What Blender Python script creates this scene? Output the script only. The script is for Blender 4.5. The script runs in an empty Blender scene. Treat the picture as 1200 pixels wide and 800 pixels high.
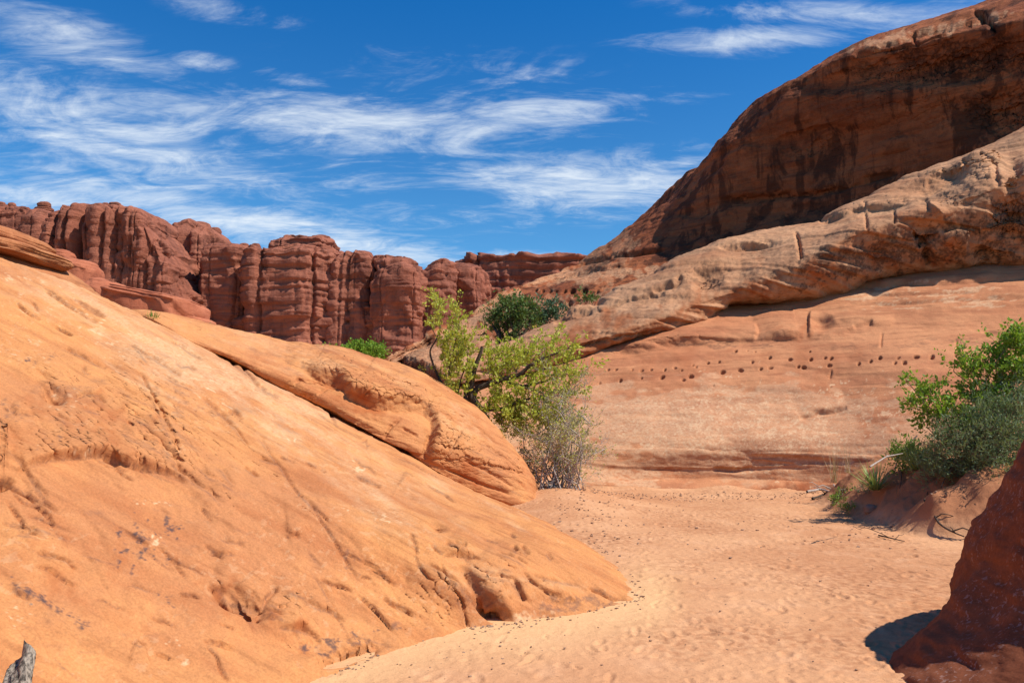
import bpy, math, random
import numpy as np
from mathutils import Vector

random.seed(7)
RNG = np.random.default_rng(11)
SC = bpy.context.scene
COL = SC.collection
R = math.radians

# ------------------------------------------------------------------ camera
W_PX, H_PX, F_PX, HORIZON = 1200.0, 800.0, 942.0, 490.0
EYE = np.array([0.0, 0.0, 1.6])
PITCH = math.atan((HORIZON - H_PX / 2) / F_PX)
cam_d = bpy.data.cameras.new('camera')
cam_d.sensor_width = 36.0
cam_d.lens = 36.0 * F_PX / W_PX
cam_d.clip_start = 0.05
cam_d.clip_end = 20000
cam = bpy.data.objects.new('camera', cam_d)
cam.location = EYE
cam.rotation_euler = (R(90) + PITCH, 0, 0)
COL.objects.link(cam)
SC.camera = cam

# ------------------------------------------------------------------ light
SUN = Vector((0.57, -0.19, 0.80)).normalized()
SUN_EL = math.asin(SUN.z)
SUN_AZ = math.atan2(SUN.x, SUN.y)
sun_d = bpy.data.lights.new('sun', 'SUN')
sun_d.energy = 5.0
sun_d.angle = R(0.53)
sun_d.color = (1.0, 0.945, 0.86)
sun = bpy.data.objects.new('sun', sun_d)
sun.rotation_euler = SUN.to_track_quat('Z', 'Y').to_euler()
sun.location = (20, -10, 40)
COL.objects.link(sun)
SKY_STRENGTH = 0.078
SC.view_settings.view_transform = 'Standard'
SC.view_settings.look = 'None'
SC.view_settings.exposure = 0.34
SC.view_settings.gamma = 1.0
SC.view_settings.use_curve_mapping = False
SC.render.engine = 'CYCLES'
SC.cycles.max_bounces = 6
SC.cycles.diffuse_bounces = 3
SC.cycles.transparent_max_bounces = 4
SC.cycles.use_denoising = True


# ------------------------------------------------------------------ node helpers
class NT:
    def __init__(s, tree):
        s.t = tree
        s.n = tree.nodes
        s.l = tree.links

    def node(s, typ, **kw):
        n = s.n.new(typ)
        for k, v in kw.items():
            setattr(n, k, v)
        return n

    def put(s, sock, v):
        if isinstance(v, bpy.types.NodeSocket):
            s.l.new(v, sock)
        elif isinstance(v, (tuple, list)) and len(v) == 3 and sock.type == 'RGBA':
            sock.default_value = (*v, 1)
        else:
            sock.default_value = v

    def math(s, op, a, b=0.0, c=None, clamp=False):
        n = s.node('ShaderNodeMath', operation=op, use_clamp=clamp)
        s.put(n.inputs[0], a)
        s.put(n.inputs[1], b)
        if c is not None:
            s.put(n.inputs[2], c)
        return n.outputs[0]

    def vmath(s, op, a, b=(0, 0, 0)):
        n = s.node('ShaderNodeVectorMath', operation=op)
        s.put(n.inputs[0], a)
        s.put(n.inputs[1], b)
        return n.outputs['Value'] if op in ('LENGTH', 'DOT_PRODUCT', 'DISTANCE') else n.outputs['Vector']

    def mapping(s, v, loc=(0, 0, 0), rot=(0, 0, 0), scale=(1, 1, 1), typ='POINT'):
        n = s.node('ShaderNodeMapping', vector_type=typ)
        s.l.new(v, n.inputs['Vector'])
        n.inputs['Location'].default_value = loc
        n.inputs['Rotation'].default_value = rot
        n.inputs['Scale'].default_value = scale
        return n.outputs[0]

    def noise(s, v, scale=1.0, detail=4.0, rough=0.55, dist=0.0):
        n = s.node('ShaderNodeTexNoise')
        s.l.new(v, n.inputs['Vector'])
        n.inputs['Scale'].default_value = scale
        n.inputs['Detail'].default_value = detail
        n.inputs['Roughness'].default_value = rough
        n.inputs['Distortion'].default_value = dist
        return n.outputs['Fac']

    def voronoi(s, v, scale=1.0, feature='F1'):
        n = s.node('ShaderNodeTexVoronoi', feature=feature)
        s.l.new(v, n.inputs['Vector'])
        n.inputs['Scale'].default_value = scale
        return n.outputs['Distance']

    def ramp(s, v, a, b, o0=0.0, o1=1.0, smooth=True):
        n = s.node('ShaderNodeMapRange', interpolation_type='SMOOTHSTEP' if smooth else 'LINEAR')
        s.put(n.inputs['Value'], v)
        n.inputs['From Min'].default_value = a
        n.inputs['From Max'].default_value = b
        n.inputs['To Min'].default_value = o0
        n.inputs['To Max'].default_value = o1
        return n.outputs['Result']

    def mix(s, f, a, b, blend='MIX'):
        n = s.node('ShaderNodeMix', data_type='RGBA', blend_type=blend)
        s.put(n.inputs[0], f)
        s.put(n.inputs[6], a)
        s.put(n.inputs[7], b)
        return n.outputs[2]


# ------------------------------------------------------------------ projection helpers
CP, SP = math.cos(PITCH), math.sin(PITCH)


def unproj(px, py, Y):
    px, py, Y = np.broadcast_arrays(np.asarray(px, float), np.asarray(py, float), np.asarray(Y, float))
    x = (px - W_PX / 2) / F_PX
    y = (H_PX / 2 - py) / F_PX
    dy = CP - SP * y
    dz = SP + CP * y
    t = Y / dy
    return np.stack([x * t, Y, EYE[2] + dz * t], -1)


def proj(P):
    d = P - EYE
    f = d[..., 1] * CP + d[..., 2] * SP
    u = -d[..., 1] * SP + d[..., 2] * CP
    f = np.where(f < 0.05, 0.05, f)
    return W_PX / 2 + F_PX * d[..., 0] / f, H_PX / 2 - F_PX * u / f


def on_ground(px, py, z=0.0):
    y = (H_PX / 2 - py) / F_PX
    t = (z - EYE[2]) / (SP + CP * y)
    return np.array([(px - W_PX / 2) / F_PX * t, (CP - SP * y) * t, z])


# ------------------------------------------------------------------ world
world = bpy.data.worlds.new('World')
SC.world = world
world.use_nodes = True
wt = NT(world.node_tree)
wt.n.clear()
sky = wt.node('ShaderNodeTexSky', sky_type='NISHITA', sun_disc=False)
sky.sun_elevation = SUN_EL
sky.sun_rotation = SUN_AZ
sky.altitude = 1500
sky.air_density = 1.0
sky.dust_density = 0.2
sky.ozone_density = 2.5
tc = wt.node('ShaderNodeTexCoord')
dirv = wt.vmath('NORMALIZE', tc.outputs['Generated'])
sep = wt.node('ShaderNodeSeparateXYZ')
wt.l.new(dirv, sep.inputs[0])
dx, dy, dz = sep.outputs
az = wt.math('ARCTAN2', dx, dy)
el = wt.math('ARCSINE', dz)
cmb = wt.node('ShaderNodeCombineXYZ')
wt.l.new(az, cmb.inputs[0])
wt.l.new(el, cmb.inputs[1])
azel = cmb.outputs[0]


def sky_pos(px, py):
    v = unproj(px, py, 1.0) - EYE
    v = v / np.linalg.norm(v)
    return math.atan2(v[0], v[1]), math.asin(v[2])


# clouds: soft banks placed by direction, broken up by streaky noise on a high flat layer
BANKS = [  # px, py, half width px, half height px, tilt deg (picture clockwise +), weight
    (150, 165, 290, 62, 10, .86), (60, 110, 170, 40, 6, .5), (420, 150, 330, 42, 0, .95),
    (690, 215, 210, 48, 6, 1.1), (810, 195, 120, 30, -14, .6), (640, 130, 190, 26, -3, .8),
    (300, 265, 330, 34, 8, 1.05), (40, 232, 140, 24, 0, .85), (450, 292, 170, 24, 2, 1.0),
    (50, 38, 170, 36, 8, .78), (270, 12, 90, 18, 0, .6), (235, 72, 50, 12, 0, .55),
    (870, 48, 170, 18, 4, .95), (980, 18, 240, 16, 10, .6), (345, 95, 55, 14, 5, .6),
    (600, 300, 80, 14, 0, .75), (560, 110, 260, 60, 4, .40), (330, 210, 260, 50, 6, .5), (560, 255, 160, 30, 0, .5), (800, 118, 80, 12, 0, .55), (1120, 10, 90, 22, 0, .4),
    (-300, 150, 300, 90, 8, .9), (1500, 120, 250, 70, -5, .8),
]
cov = None
for (bx_, by_, hw, hh, tilt, wgt) in BANKS:
    a0, e0 = sky_pos(bx_, by_)
    m = wt.mapping(azel, (a0, e0, 0), (0, 0, R(-tilt)), (hw * 1.25 / F_PX, hh * 1.3 / F_PX, 1), 'TEXTURE')
    g = wt.ramp(wt.vmath('LENGTH', m), 1.05, 0.0, 0.0, wgt)
    cov = g if cov is None else wt.math('MAXIMUM', cov, g)
hz = wt.math('ADD', dz, 0.16)
pl = wt.node('ShaderNodeCombineXYZ')
wt.l.new(wt.math('DIVIDE', dx, hz), pl.inputs[0])
wt.l.new(wt.math('DIVIDE', dy, hz), pl.inputs[1])
plane = pl.outputs[0]
st1 = wt.noise(wt.mapping(plane, (3.1, .4, 0), (0, 0, R(14)), (1.7, 3.3, 1)), 2.0, 10, .66, 1.3)
st2 = wt.noise(wt.mapping(plane, (9.3, 5.4, 0), (0, 0, R(-28)), (3.0, 9.0, 1)), 2.6, 8, .66, 1.4)
st3 = wt.noise(plane, 2.2, 3, .5, .3)
tex = wt.math('ADD', wt.math('MULTIPLY', st1, .62), wt.math('ADD', wt.math('MULTIPLY', st2, .22), wt.math('MULTIPLY', st3, .16)))
# threshold falls as coverage rises
thr = wt.math('SUBTRACT', tex, wt.math('MULTIPLY', wt.math('SUBTRACT', 1.0, cov), .27))
cl = wt.ramp(thr, 0.27, 0.70, 0.0, 1.0)
cl = wt.math('MULTIPLY', cl, wt.ramp(cov, 0.0, .3, 0, .95))
cl = wt.math('MULTIPLY', cl, wt.ramp(dz, 0.0, 0.06))
tint = wt.mix(wt.ramp(dz, 0.06, 0.60), (0.66, 1.28, 1.50), (0.05, 0.92, 1.66))
skyc = wt.mix(1.0, sky.outputs[0], tint, 'MULTIPLY')
skyc = wt.mix(cl, skyc, (9.2, 9.9, 10.5))
bg = wt.node('ShaderNodeBackground')
wt.put(bg.inputs['Color'], skyc)
bg.inputs['Strength'].default_value = SKY_STRENGTH
wo = wt.node('ShaderNodeOutputWorld')
wt.l.new(bg.outputs[0], wo.inputs[0])


# ------------------------------------------------------------------ numpy noise
def _hash(ix, iy, iz, k):
    h = (ix.astype(np.uint32) * np.uint32(374761393) + iy.astype(np.uint32) * np.uint32(668265263)
         + iz.astype(np.uint32) * np.uint32(2147483647) + np.uint32((k * 1274126177 + 97) & 0xffffffff))
    h = (h ^ (h >> np.uint32(13))) * np.uint32(1274126177)
    h = (h ^ (h >> np.uint32(16))) * np.uint32(2246822519)
    h = h ^ (h >> np.uint32(15))
    return h


def gnoise(P, seed=0):
    sh = P.shape[:-1]
    P = P.reshape(-1, 3)
    I = np.floor(P).astype(np.int64)
    F = (P - I).astype(np.float32)
    I = (I & 0xffffffff)
    S = F * F * F * (F * (F * 6 - 15) + 10)
    out = np.zeros(len(P), np.float32)
    with np.errstate(over='ignore'):
        for cx in (0, 1):
            wx = S[:, 0] if cx else 1 - S[:, 0]
            for cy in (0, 1):
                wy = S[:, 1] if cy else 1 - S[:, 1]
                for cz in (0, 1):
                    wz = S[:, 2] if cz else 1 - S[:, 2]
                    h = _hash(I[:, 0] + cx, I[:, 1] + cy, I[:, 2] + cz, seed)
                    gx = (h & np.uint32(1023)).astype(np.float32) / 511.5 - 1
                    gy = ((h >> np.uint32(10)) & np.uint32(1023)).astype(np.float32) / 511.5 - 1
                    gz = ((h >> np.uint32(20)) & np.uint32(1023)).astype(np.float32) / 511.5 - 1
                    d = gx * (F[:, 0] - cx) + gy * (F[:, 1] - cy) + gz * (F[:, 2] - cz)
                    out += wx * wy * wz * d
    return out.reshape(sh)


def fbm(P, freq=1.0, octv=4, seed=0, gain=.5, lac=2.03, stretch=(1, 1, 1)):
    Q = P * (np.array(stretch) * freq)
    a, s = 1.0, 0
    for o in range(octv):
        s = s + a * gnoise(Q + 17.3 * o, seed + o)
        Q = Q * lac
        a *= gain
    return s


def sstep(x, a, b):
    t = np.clip((x - a) / (b - a + 1e-12), 0, 1)
    return t * t * (3 - 2 * t)


def pchip(x, y, xq):
    x = np.asarray(x, float)
    y = np.asarray(y, float)
    shp = (-1,) + (1,) * (y.ndim - 1)
    h = np.diff(x).reshape(shp)
    d = np.diff(y, axis=0) / h
    m = np.zeros_like(y)
    m[0], m[-1] = d[0], d[-1]
    if len(x) > 2:
        w1 = 2 * h[1:] + h[:-1]
        w2 = h[1:] + 2 * h[:-1]
        with np.errstate(divide='ignore', invalid='ignore'):
            hm = (w1 + w2) / (w1 / d[:-1] + w2 / d[1:])
        m[1:-1] = np.where(d[:-1] * d[1:] > 0, hm, 0)
    xq = np.clip(xq, x[0], x[-1])
    i = np.clip(np.searchsorted(x, xq, side='right') - 1, 0, len(x) - 2)
    hh = (x[i + 1] - x[i])
    t = ((xq - x[i]) / hh).reshape(shp)
    hh = hh.reshape(shp)
    return ((2 * t ** 3 - 3 * t ** 2 + 1) * y[i] + (t ** 3 - 2 * t ** 2 + t) * hh * m[i]
            + (-2 * t ** 3 + 3 * t ** 2) * y[i + 1] + (t ** 3 - t ** 2) * hh * m[i + 1])


# ------------------------------------------------------------------ mesh helpers
def link(o, parent=None):
    COL.objects.link(o)
    if parent is not None:
        o.parent = parent
    return o


def tag(o, label=None, cat=None, group=None, kind=None):
    if label:
        o['label'] = label
    if cat:
        o['category'] = cat
    if group:
        o['group'] = group
    if kind:
        o['kind'] = kind
    return o


def raw_mesh(name, V, loops, starts, mat, parent=None, smooth=True, attrs=None):
    me = bpy.data.meshes.new(name)
    me.vertices.add(len(V))
    me.vertices.foreach_set('co', np.ascontiguousarray(V, np.float32).ravel())
    me.loops.add(len(loops))
    me.loops.foreach_set('vertex_index', np.ascontiguousarray(loops, np.int32))
    me.polygons.add(len(starts))
    me.polygons.foreach_set('loop_start', np.ascontiguousarray(starts, np.int32))
    me.update(calc_edges=True)
    me.validate()
    me.polygons.foreach_set('use_smooth', np.full(len(me.polygons), smooth, bool))
    if attrs is not None:
        a = me.attributes.new('marks', 'FLOAT_COLOR', 'POINT')
        a.data.foreach_set('color', np.ascontiguousarray(attrs, np.float32).ravel())
    me.materials.append(mat)
    o = bpy.data.objects.new(name, me)
    return link(o, parent)


def grid_loops(n, m, wrap=False):
    i = np.arange(n - 1)[:, None]
    mm = m if wrap else m - 1
    j = np.arange(mm)[None, :]
    j1 = (j + 1) % m
    q = np.stack([i * m + j, i * m + j1, (i + 1) * m + j1, (i + 1) * m + j], -1)
    return q.reshape(-1)


def grid_mesh(name, V, mat, marks=None, wrap=False, flip=False, parent=None):
    n, m = V.shape[:2]
    L = grid_loops(n, m, wrap)
    if flip:
        L = L.reshape(-1, 4)[:, ::-1].reshape(-1)
    return raw_mesh(name, V.reshape(-1, 3), L, np.arange(0, len(L), 4), mat, parent, True,
                    None if marks is None else marks.reshape(-1, 4))


def grid_normals(V):
    du = np.gradient(V, axis=1)
    dv = np.gradient(V, axis=0)
    n = np.cross(du, dv)
    ln = np.linalg.norm(n, axis=-1, keepdims=True)
    return n / np.maximum(ln, 1e-9)


def net(rows, counts, nu, uq=None):
    """rows of (px, py, Y); each row is spread over its own picture width and the rows are joined by smooth curves."""
    uq = np.linspace(0, 1, nu) if uq is None else uq
    pts = []
    for r in rows:
        a = np.asarray(r, float)
        u = (a[:, 0] - a[0, 0]) / (a[-1, 0] - a[0, 0])
        p = pchip(u, a, uq)
        pts.append(unproj(p[:, 0], p[:, 1], p[:, 2]))
    return np.array(pts)


def fill_rows(P, counts):
    x = np.concatenate([[0], np.cumsum(counts)]).astype(float)
    return pchip(x, P, np.arange(0, x[-1] + 1))


# picture-traced features, worked into the real surface along its normal
def poly_dist(px, py, poly):
    best = np.full(px.shape, 1e9)
    sgn = np.zeros(px.shape)
    tt = np.zeros(px.shape)
    poly = np.asarray(poly, float)
    seg = np.linalg.norm(np.diff(poly, axis=0), axis=1)
    cum = np.concatenate([[0], np.cumsum(seg)]) / seg.sum()
    for k in range(len(poly) - 1):
        a, b = poly[k], poly[k + 1]
        d = b - a
        L2 = (d ** 2).sum()
        t = np.clip(((px - a[0]) * d[0] + (py - a[1]) * d[1]) / L2, 0, 1)
        ex = px - a[0] - t * d[0]
        ey = py - a[1] - t * d[1]
        dist = np.hypot(ex, ey)
        cr = d[0] * (py - a[1]) - d[1] * (px - a[0])   # >0: below / right-hand side when walking left to right
        m = dist < best
        best = np.where(m, dist, best)
        sgn = np.where(m, np.sign(cr), sgn)
        tt = np.where(m, cum[k] + t * (cum[k + 1] - cum[k]), tt)
    return best, sgn, tt


def features(V, feats, marks=None):
    N = grid_normals(V)
    if (N[..., 2].mean()) < 0:
        N = -N
    px, py = proj(V)
    wob = 2.6
    Q = np.stack([px, py, 0 * px], -1)
    wx = gnoise(Q / 23.0, 91) * wob + gnoise(Q / 9.0, 92) * wob * .1
    wy = gnoise(Q / 23.0, 93) * wob + gnoise(Q / 9.0, 94) * wob * .1
    D = np.zeros(px.shape)
    for f in feats:
        k = f[0]
        if k in ('pit', 'hole'):
            _, cx, cy, rx, ry, dep = f[:6]
            ang = R(f[6]) if len(f) > 6 else 0
            m = (abs(px - cx) < 2.2 * max(rx, ry) + 6) & (abs(py - cy) < 2.2 * max(rx, ry) + 6)
            if not m.any():
                continue
            w_ = .35 if k == 'hole' else 1.0
            ex = px[m] + wx[m] * w_ - cx
            ey = py[m] + wy[m] * w_ - cy
            a = (ex * math.cos(ang) + ey * math.sin(ang)) / rx
            b = (-ex * math.sin(ang) + ey * math.cos(ang)) / ry
            r = np.sqrt(a * a + b * b)
            D[m] -= dep * (1 - sstep(r, .45 if k == 'hole' else 0.0, 1.15 if k == 'hole' else 1.6))
        else:
            poly = np.array(f[1], float)
            reach = {'crack': 4 * f[2] + 8, 'ledge': 4 * f[3] + 10}[k]
            m = (px > poly[:, 0].min() - reach) & (px < poly[:, 0].max() + reach) & (py > poly[:, 1].min() - reach) & (py < poly[:, 1].max() + reach)
            if not m.any():
                continue
            dist, sg, t = poly_dist(px[m] + wx[m], py[m] + wy[m], poly)
            taper = np.clip(np.minimum(t, 1 - t) * 6, 0, 1) ** .6
            if k == 'crack':
                D[m] -= f[3] * taper * np.exp(-(dist / f[2]) ** 2)
            else:
                taper = np.sin(np.pi * t) ** .9   # ledge: polyline, height, falloff px, edge px, side (-1 above the line is raised)
                s = dist * sg * f[5]
                D[m] += f[2] * taper * sstep(s, -f[4], f[4]) * np.exp(-np.clip(s, 0, None) / f[3])
    return V + N * D[..., None]


def mark_blob(M, ch, px, py, cx, cy, rx, ry, ang=0, amount=1.0, cell=7.0, thr=.05, seed=5, V=None, stretch=(1, 1), soft=.16):
    a = R(ang)
    ex, ey = px - cx, py - cy
    u = (ex * math.cos(a) + ey * math.sin(a)) / rx
    v = (-ex * math.sin(a) + ey * math.cos(a)) / ry
    r = np.sqrt(u * u + v * v)
    m = r < 1.3
    if not m.any():
        return
    Q = np.stack([(ex * math.cos(a) + ey * math.sin(a))[m] / cell / stretch[0], (-ex * math.sin(a) + ey * math.cos(a))[m] / cell / stretch[1], 0 * u[m] + seed], -1)
    n = .8 * gnoise(Q * .6, seed) + .6 * gnoise(Q * 1.7, seed + 1) + .45 * gnoise(Q * 3.9, seed + 2)
    env = 1 - sstep(r[m], .3, 1.25)
    val = sstep(n + (env - 1) * .55, thr, thr + (.7 if ch == 2 else soft)) * amount * (1.25 if ch == 2 else 1)
    M[..., ch][m] = np.maximum(M[..., ch][m], val)


# ------------------------------------------------------------------ materials
def new_mat(name):
    m = bpy.data.materials.new(name)
    m.use_nodes = True
    t = NT(m.node_tree)
    t.n.clear()
    out = t.node('ShaderNodeOutputMaterial')
    b = t.node('ShaderNodeBsdfPrincipled')
    t.l.new(b.outputs[0], out.inputs[0])
    b.inputs['Roughness'].default_value = .92
    b.inputs['Specular IOR Level'].default_value = .12
    return m, t, b, out


def rock_mat(name, c1, c2, c3, lichen=None, varnish_and_shade=(.035, .02, .016), strata=6.0, fine=9.0, big=.5, lich_amt=0.0,
             lich_scale=5.0, varn_amt=0.0, bump=.5, marks=True, tilt=(0, 0, 0), strata_amt=.5, lich_stretch=(1, 1, 1), streak=0.0, bdist=.02):
    m, t, b, out = new_mat(name)
    geo = t.node('ShaderNodeNewGeometry')
    P = geo.outputs['Position']
    Pt = t.mapping(P, (0, 0, 0), tilt)
    n1 = t.noise(P, big, 5, .6, .4)
    n2 = t.noise(P, big * 5.3, 5, .62, .3)
    bands = t.noise(t.mapping(Pt, (0, 0, 0), (0, 0, 0), (.12, .12, 1)), strata, 5, .62, .25)
    thin = t.noise(t.mapping(Pt, (4, 1, 2), (0, 0, 0), (.08, .08, 1)), strata * 4.2, 4, .6, .15)
    grain = t.noise(P, fine * 9, 4, .7)
    c = t.mix(t.ramp(n1, .36, .66), c1, c2)
    c = t.mix(t.math('MULTIPLY', t.ramp(bands, .44, .66), strata_amt), c, c3)
    c = t.mix(t.math('MULTIPLY', t.ramp(thin, .52, .72), strata_amt * .7), c, tuple(x * .62 for x in c3))
    c = t.mix(t.math('MULTIPLY', t.ramp(n2, .5, .75), .35), c, tuple(min(1, x * 1.25) for x in c1))
    c = t.mix(t.math('MULTIPLY', t.ramp(t.noise(P, big * 14, 4, .65, .5), .52, .72), .3), c, tuple(x * .72 for x in c2))
    gr = t.ramp(grain, .3, .7, .80, 1.16, False)
    c = t.mix(1.0, c, gr, 'MULTIPLY')
    if varn_amt:
        v1 = t.noise(t.mapping(P, (1, 2, 3), (0, 0, 0), (1, 1, .35)), big * 3.1, 6, .66, .5)
        vs = t.ramp(v1, .51, .585)
        if streak:
            s1 = t.noise(t.mapping(P, (7, 2, 3), (0, 0, 0), (1, 1, .06)), streak, 5, .6, .1)
            vs = t.math('MAXIMUM', vs, t.ramp(s1, .54, .63))
        c = t.mix(t.math('MULTIPLY', vs, varn_amt), c, varnish_and_shade)
    if lich_amt:
        lm = t.noise(P, big * 2.2, 3, .5)
        lv = t.noise(t.mapping(P, (0, 0, 0), (0, 0, 0), lich_stretch), lich_scale, 5, .62, .4)
        ls = t.math('MULTIPLY', t.ramp(lv, .56, .63), t.ramp(lm, .42, .58))
        c = t.mix(t.math('MULTIPLY', ls, lich_amt), c, lichen)
    if marks:
        at = t.node('ShaderNodeAttribute', attribute_name='marks')
        sp = t.node('ShaderNodeSeparateColor')
        t.l.new(at.outputs['Color'], sp.inputs[0])
        brk = t.ramp(t.noise(P, fine * 3, 4, .7), .35, .6, .35, 1)
        c = t.mix(t.math('MULTIPLY', sp.outputs[2], .75), c, tuple(x * y for x, y in zip(c3, (.95, .78, .62))))
        c = t.mix(t.math('MULTIPLY', t.math('MULTIPLY', sp.outputs[1], brk), .85), c, lichen or (.62, .48, .36))  # pale marks: lichen and pale rock; on the dome, painted sunlight
        c = t.mix(t.math('MULTIPLY', t.math('MULTIPLY', sp.outputs[0], brk), .9), c, varnish_and_shade)  # dark marks: stains; on the dome also painted wall shade
    t.put(b.inputs['Base Color'], c)
    hgt = t.math('ADD', t.math('MULTIPLY', bands, 1.2 * strata_amt), t.math('MULTIPLY', thin, .7 * strata_amt))
    hgt = t.math('ADD', hgt, t.math('MULTIPLY', t.noise(P, fine, 7, .68, .3), 1.2))
    hgt = t.math('ADD', hgt, t.math('MULTIPLY', grain, .25))
    bp = t.node('ShaderNodeBump')
    bp.inputs['Strength'].default_value = bump
    bp.inputs['Distance'].default_value = bdist
    t.l.new(hgt, bp.inputs['Height'])
    t.l.new(bp.outputs[0], b.inputs['Normal'])
    return m


M = {}
M['slick'] = rock_mat('slickrock', (.56, .240, .084), (.46, .188, .076), (.36, .120, .044), (.70, .47, .27), (.065, .048, .052),
                      strata=5, fine=7, big=.45, lich_amt=.16, lich_scale=18, bump=.6, tilt=(R(20.5), R(-26), R(8)), strata_amt=.55,
                      lich_stretch=(.8, .5, .8), bdist=.022)
M['slab'] = rock_mat('orange_slab_rock', (.57, .250, .092), (.50, .205, .082), (.37, .120, .044), (.64, .37, .19), (.10, .06, .05),
                     strata=5, fine=7, big=.8, bump=.7, tilt=(R(8), R(-22), 0), strata_amt=.7, bdist=.03)
M['wall'] = rock_mat('wash_wall_rock', (.49, .215, .100), (.43, .170, .078), (.31, .110, .052), (.60, .40, .235), (.05, .03, .025),
                     strata=3.2, fine=5, big=.35, bump=.55, tilt=(R(2), R(3), 0), strata_amt=.6, bdist=.03)
M['ledge'] = rock_mat('grey_ledge_rock', (.49, .258, .135), (.42, .200, .098), (.29, .112, .052), (.52, .38, .26), (.05, .03, .022),
                      strata=2.2, fine=4, big=.4, bump=.55, strata_amt=.5, varn_amt=.25, bdist=.05)
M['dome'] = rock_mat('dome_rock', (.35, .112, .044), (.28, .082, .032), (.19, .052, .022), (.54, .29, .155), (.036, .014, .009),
                     strata=1.3, fine=2.2, big=.22, bump=.9, strata_amt=.75, varn_amt=.7, streak=1.3, bdist=.12)  # dark coating partly real patina, strengthened to paint the wall's shade
M['cliff'] = rock_mat('cliff_rock', (.36, .130, .078), (.30, .102, .060), (.215, .070, .043), (.5, .3, .2), (.07, .03, .025),
                      strata=.9, fine=1.3, big=.07, bump=1.0, strata_amt=.6, varn_amt=.35, streak=.4, bdist=.35)
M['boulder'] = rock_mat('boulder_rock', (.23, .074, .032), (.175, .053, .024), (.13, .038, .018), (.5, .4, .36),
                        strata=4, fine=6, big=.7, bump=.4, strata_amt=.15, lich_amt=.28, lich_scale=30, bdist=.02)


def sand_mat():
    m, t, b, out = new_mat('sand')
    geo = t.node('ShaderNodeNewGeometry')
    P = geo.outputs['Position']
    n1 = t.noise(P, .35, 4, .55, .4)
    n2 = t.noise(P, 2.6, 5, .6, .3)
    n3 = t.noise(P, 90, 3, .7)
    c = t.mix(t.ramp(n1, .38, .64), (.575, .298, .150), (.49, .232, .112))
    c = t.mix(t.math('MULTIPLY', t.ramp(n2, .48, .68), .4), c, (.65, .36, .20))
    at = t.node('ShaderNodeAttribute', attribute_name='marks')
    sp = t.node('ShaderNodeSeparateColor')
    t.l.new(at.outputs['Color'], sp.inputs[0])
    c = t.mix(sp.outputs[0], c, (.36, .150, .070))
    c = t.mix(sp.outputs[1], c, (.70, .42, .20))
    c = t.mix(1.0, c, t.ramp(n3, .3, .7, .84, 1.12, False), 'MULTIPLY')
    sk = t.ramp(t.noise(P, 34, 2, .5), .69, .73)
    c = t.mix(t.math('MULTIPLY', sk, .55), c, (.16, .075, .04))
    t.put(b.inputs['Base Color'], c)
    b.inputs['Specular IOR Level'].default_value = .05
    h = t.math('ADD', t.math('MULTIPLY', t.noise(P, 9, 5, .6, .2), 1.0), t.math('MULTIPLY', n3, .16))
    bp = t.node('ShaderNodeBump')
    bp.inputs['Strength'].default_value = .6
    bp.inputs['Distance'].default_value = .03
    t.l.new(h, bp.inputs['Height'])
    t.l.new(bp.outputs[0], b.inputs['Normal'])
    return m


M['sand'] = sand_mat()


def leaf_mat(name, c1, c2, c3, trans=.35):
    m, t, b, out = new_mat(name)
    geo = t.node('ShaderNodeNewGeometry')
    rnd = geo.outputs['Random Per Island']
    c = t.mix(t.ramp(rnd, 0, .6, 0, 1, False), c1, c2)
    c = t.mix(t.ramp(rnd, .6, 1, 0, 1, False), c, c3)
    t.put(b.inputs['Base Color'], c)
    b.inputs['Roughness'].default_value = .55
    b.inputs['Specular IOR Level'].default_value = .3
    tr = t.node('ShaderNodeBsdfTranslucent')
    t.put(tr.inputs[0], t.mix(.5, c, (.30, .38, .03)))
    mx = t.node('ShaderNodeMixShader')
    mx.inputs[0].default_value = trans
    t.l.new(b.outputs[0], mx.inputs[1])
    t.l.new(tr.outputs[0], mx.inputs[2])
    t.l.new(mx.outputs[0], out.inputs[0])
    return m


M['leaf'] = leaf_mat('spring_leaf', (.40, .45, .04), (.50, .53, .06), (.54, .50, .08), .45)
M['leaf_y'] = leaf_mat('yellow_leaf', (.48, .50, .06), (.54, .50, .08), (.38, .46, .06), .45)
M['leaf_dry'] = leaf_mat('sparse_leaf', (.48, .46, .10), (.44, .40, .12), (.50, .42, .16), .35)
M['juniper'] = leaf_mat('juniper_leaf', (.085, .145, .028), (.12, .19, .04), (.05, .09, .022), .2)
M['juniper_blue'] = leaf_mat('blue_juniper_leaf', (.06, .13, .06), (.085, .16, .075), (.05, .10, .05), .15)
M['leaf_g'] = leaf_mat('bright_leaf', (.14, .28, .02), (.20, .35, .03), (.28, .38, .04), .4)
M['sage'] = leaf_mat('sage_leaf', (.15, .22, .09), (.20, .26, .13), (.11, .17, .06), .25)
M['blade'] = leaf_mat('yucca_blade', (.22, .30, .08), (.28, .36, .10), (.34, .36, .14), .2)
M['grass'] = leaf_mat('green_grass', (.14, .24, .03), (.20, .30, .05), (.10, .18, .03), .3)
M['straw'] = leaf_mat('dry_grass', (.55, .40, .22), (.48, .34, .18), (.60, .46, .28), .2)


def wood_mat(name, c1, c2, sc=(30, 30, 3)):
    m, t, b, out = new_mat(name)
    geo = t.node('ShaderNodeNewGeometry')
    P = geo.outputs['Position']
    n = t.noise(t.mapping(P, (0, 0, 0), (0, 0, 0), sc), 1.0, 6, .65, .3)
    t.put(b.inputs['Base Color'], t.mix(t.ramp(n, .35, .65), c1, c2))
    bp = t.node('ShaderNodeBump')
    bp.inputs['Strength'].default_value = .8
    bp.inputs['Distance'].default_value = .01
    t.l.new(n, bp.inputs['Height'])
    t.l.new(bp.outputs[0], b.inputs['Normal'])
    return m


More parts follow.
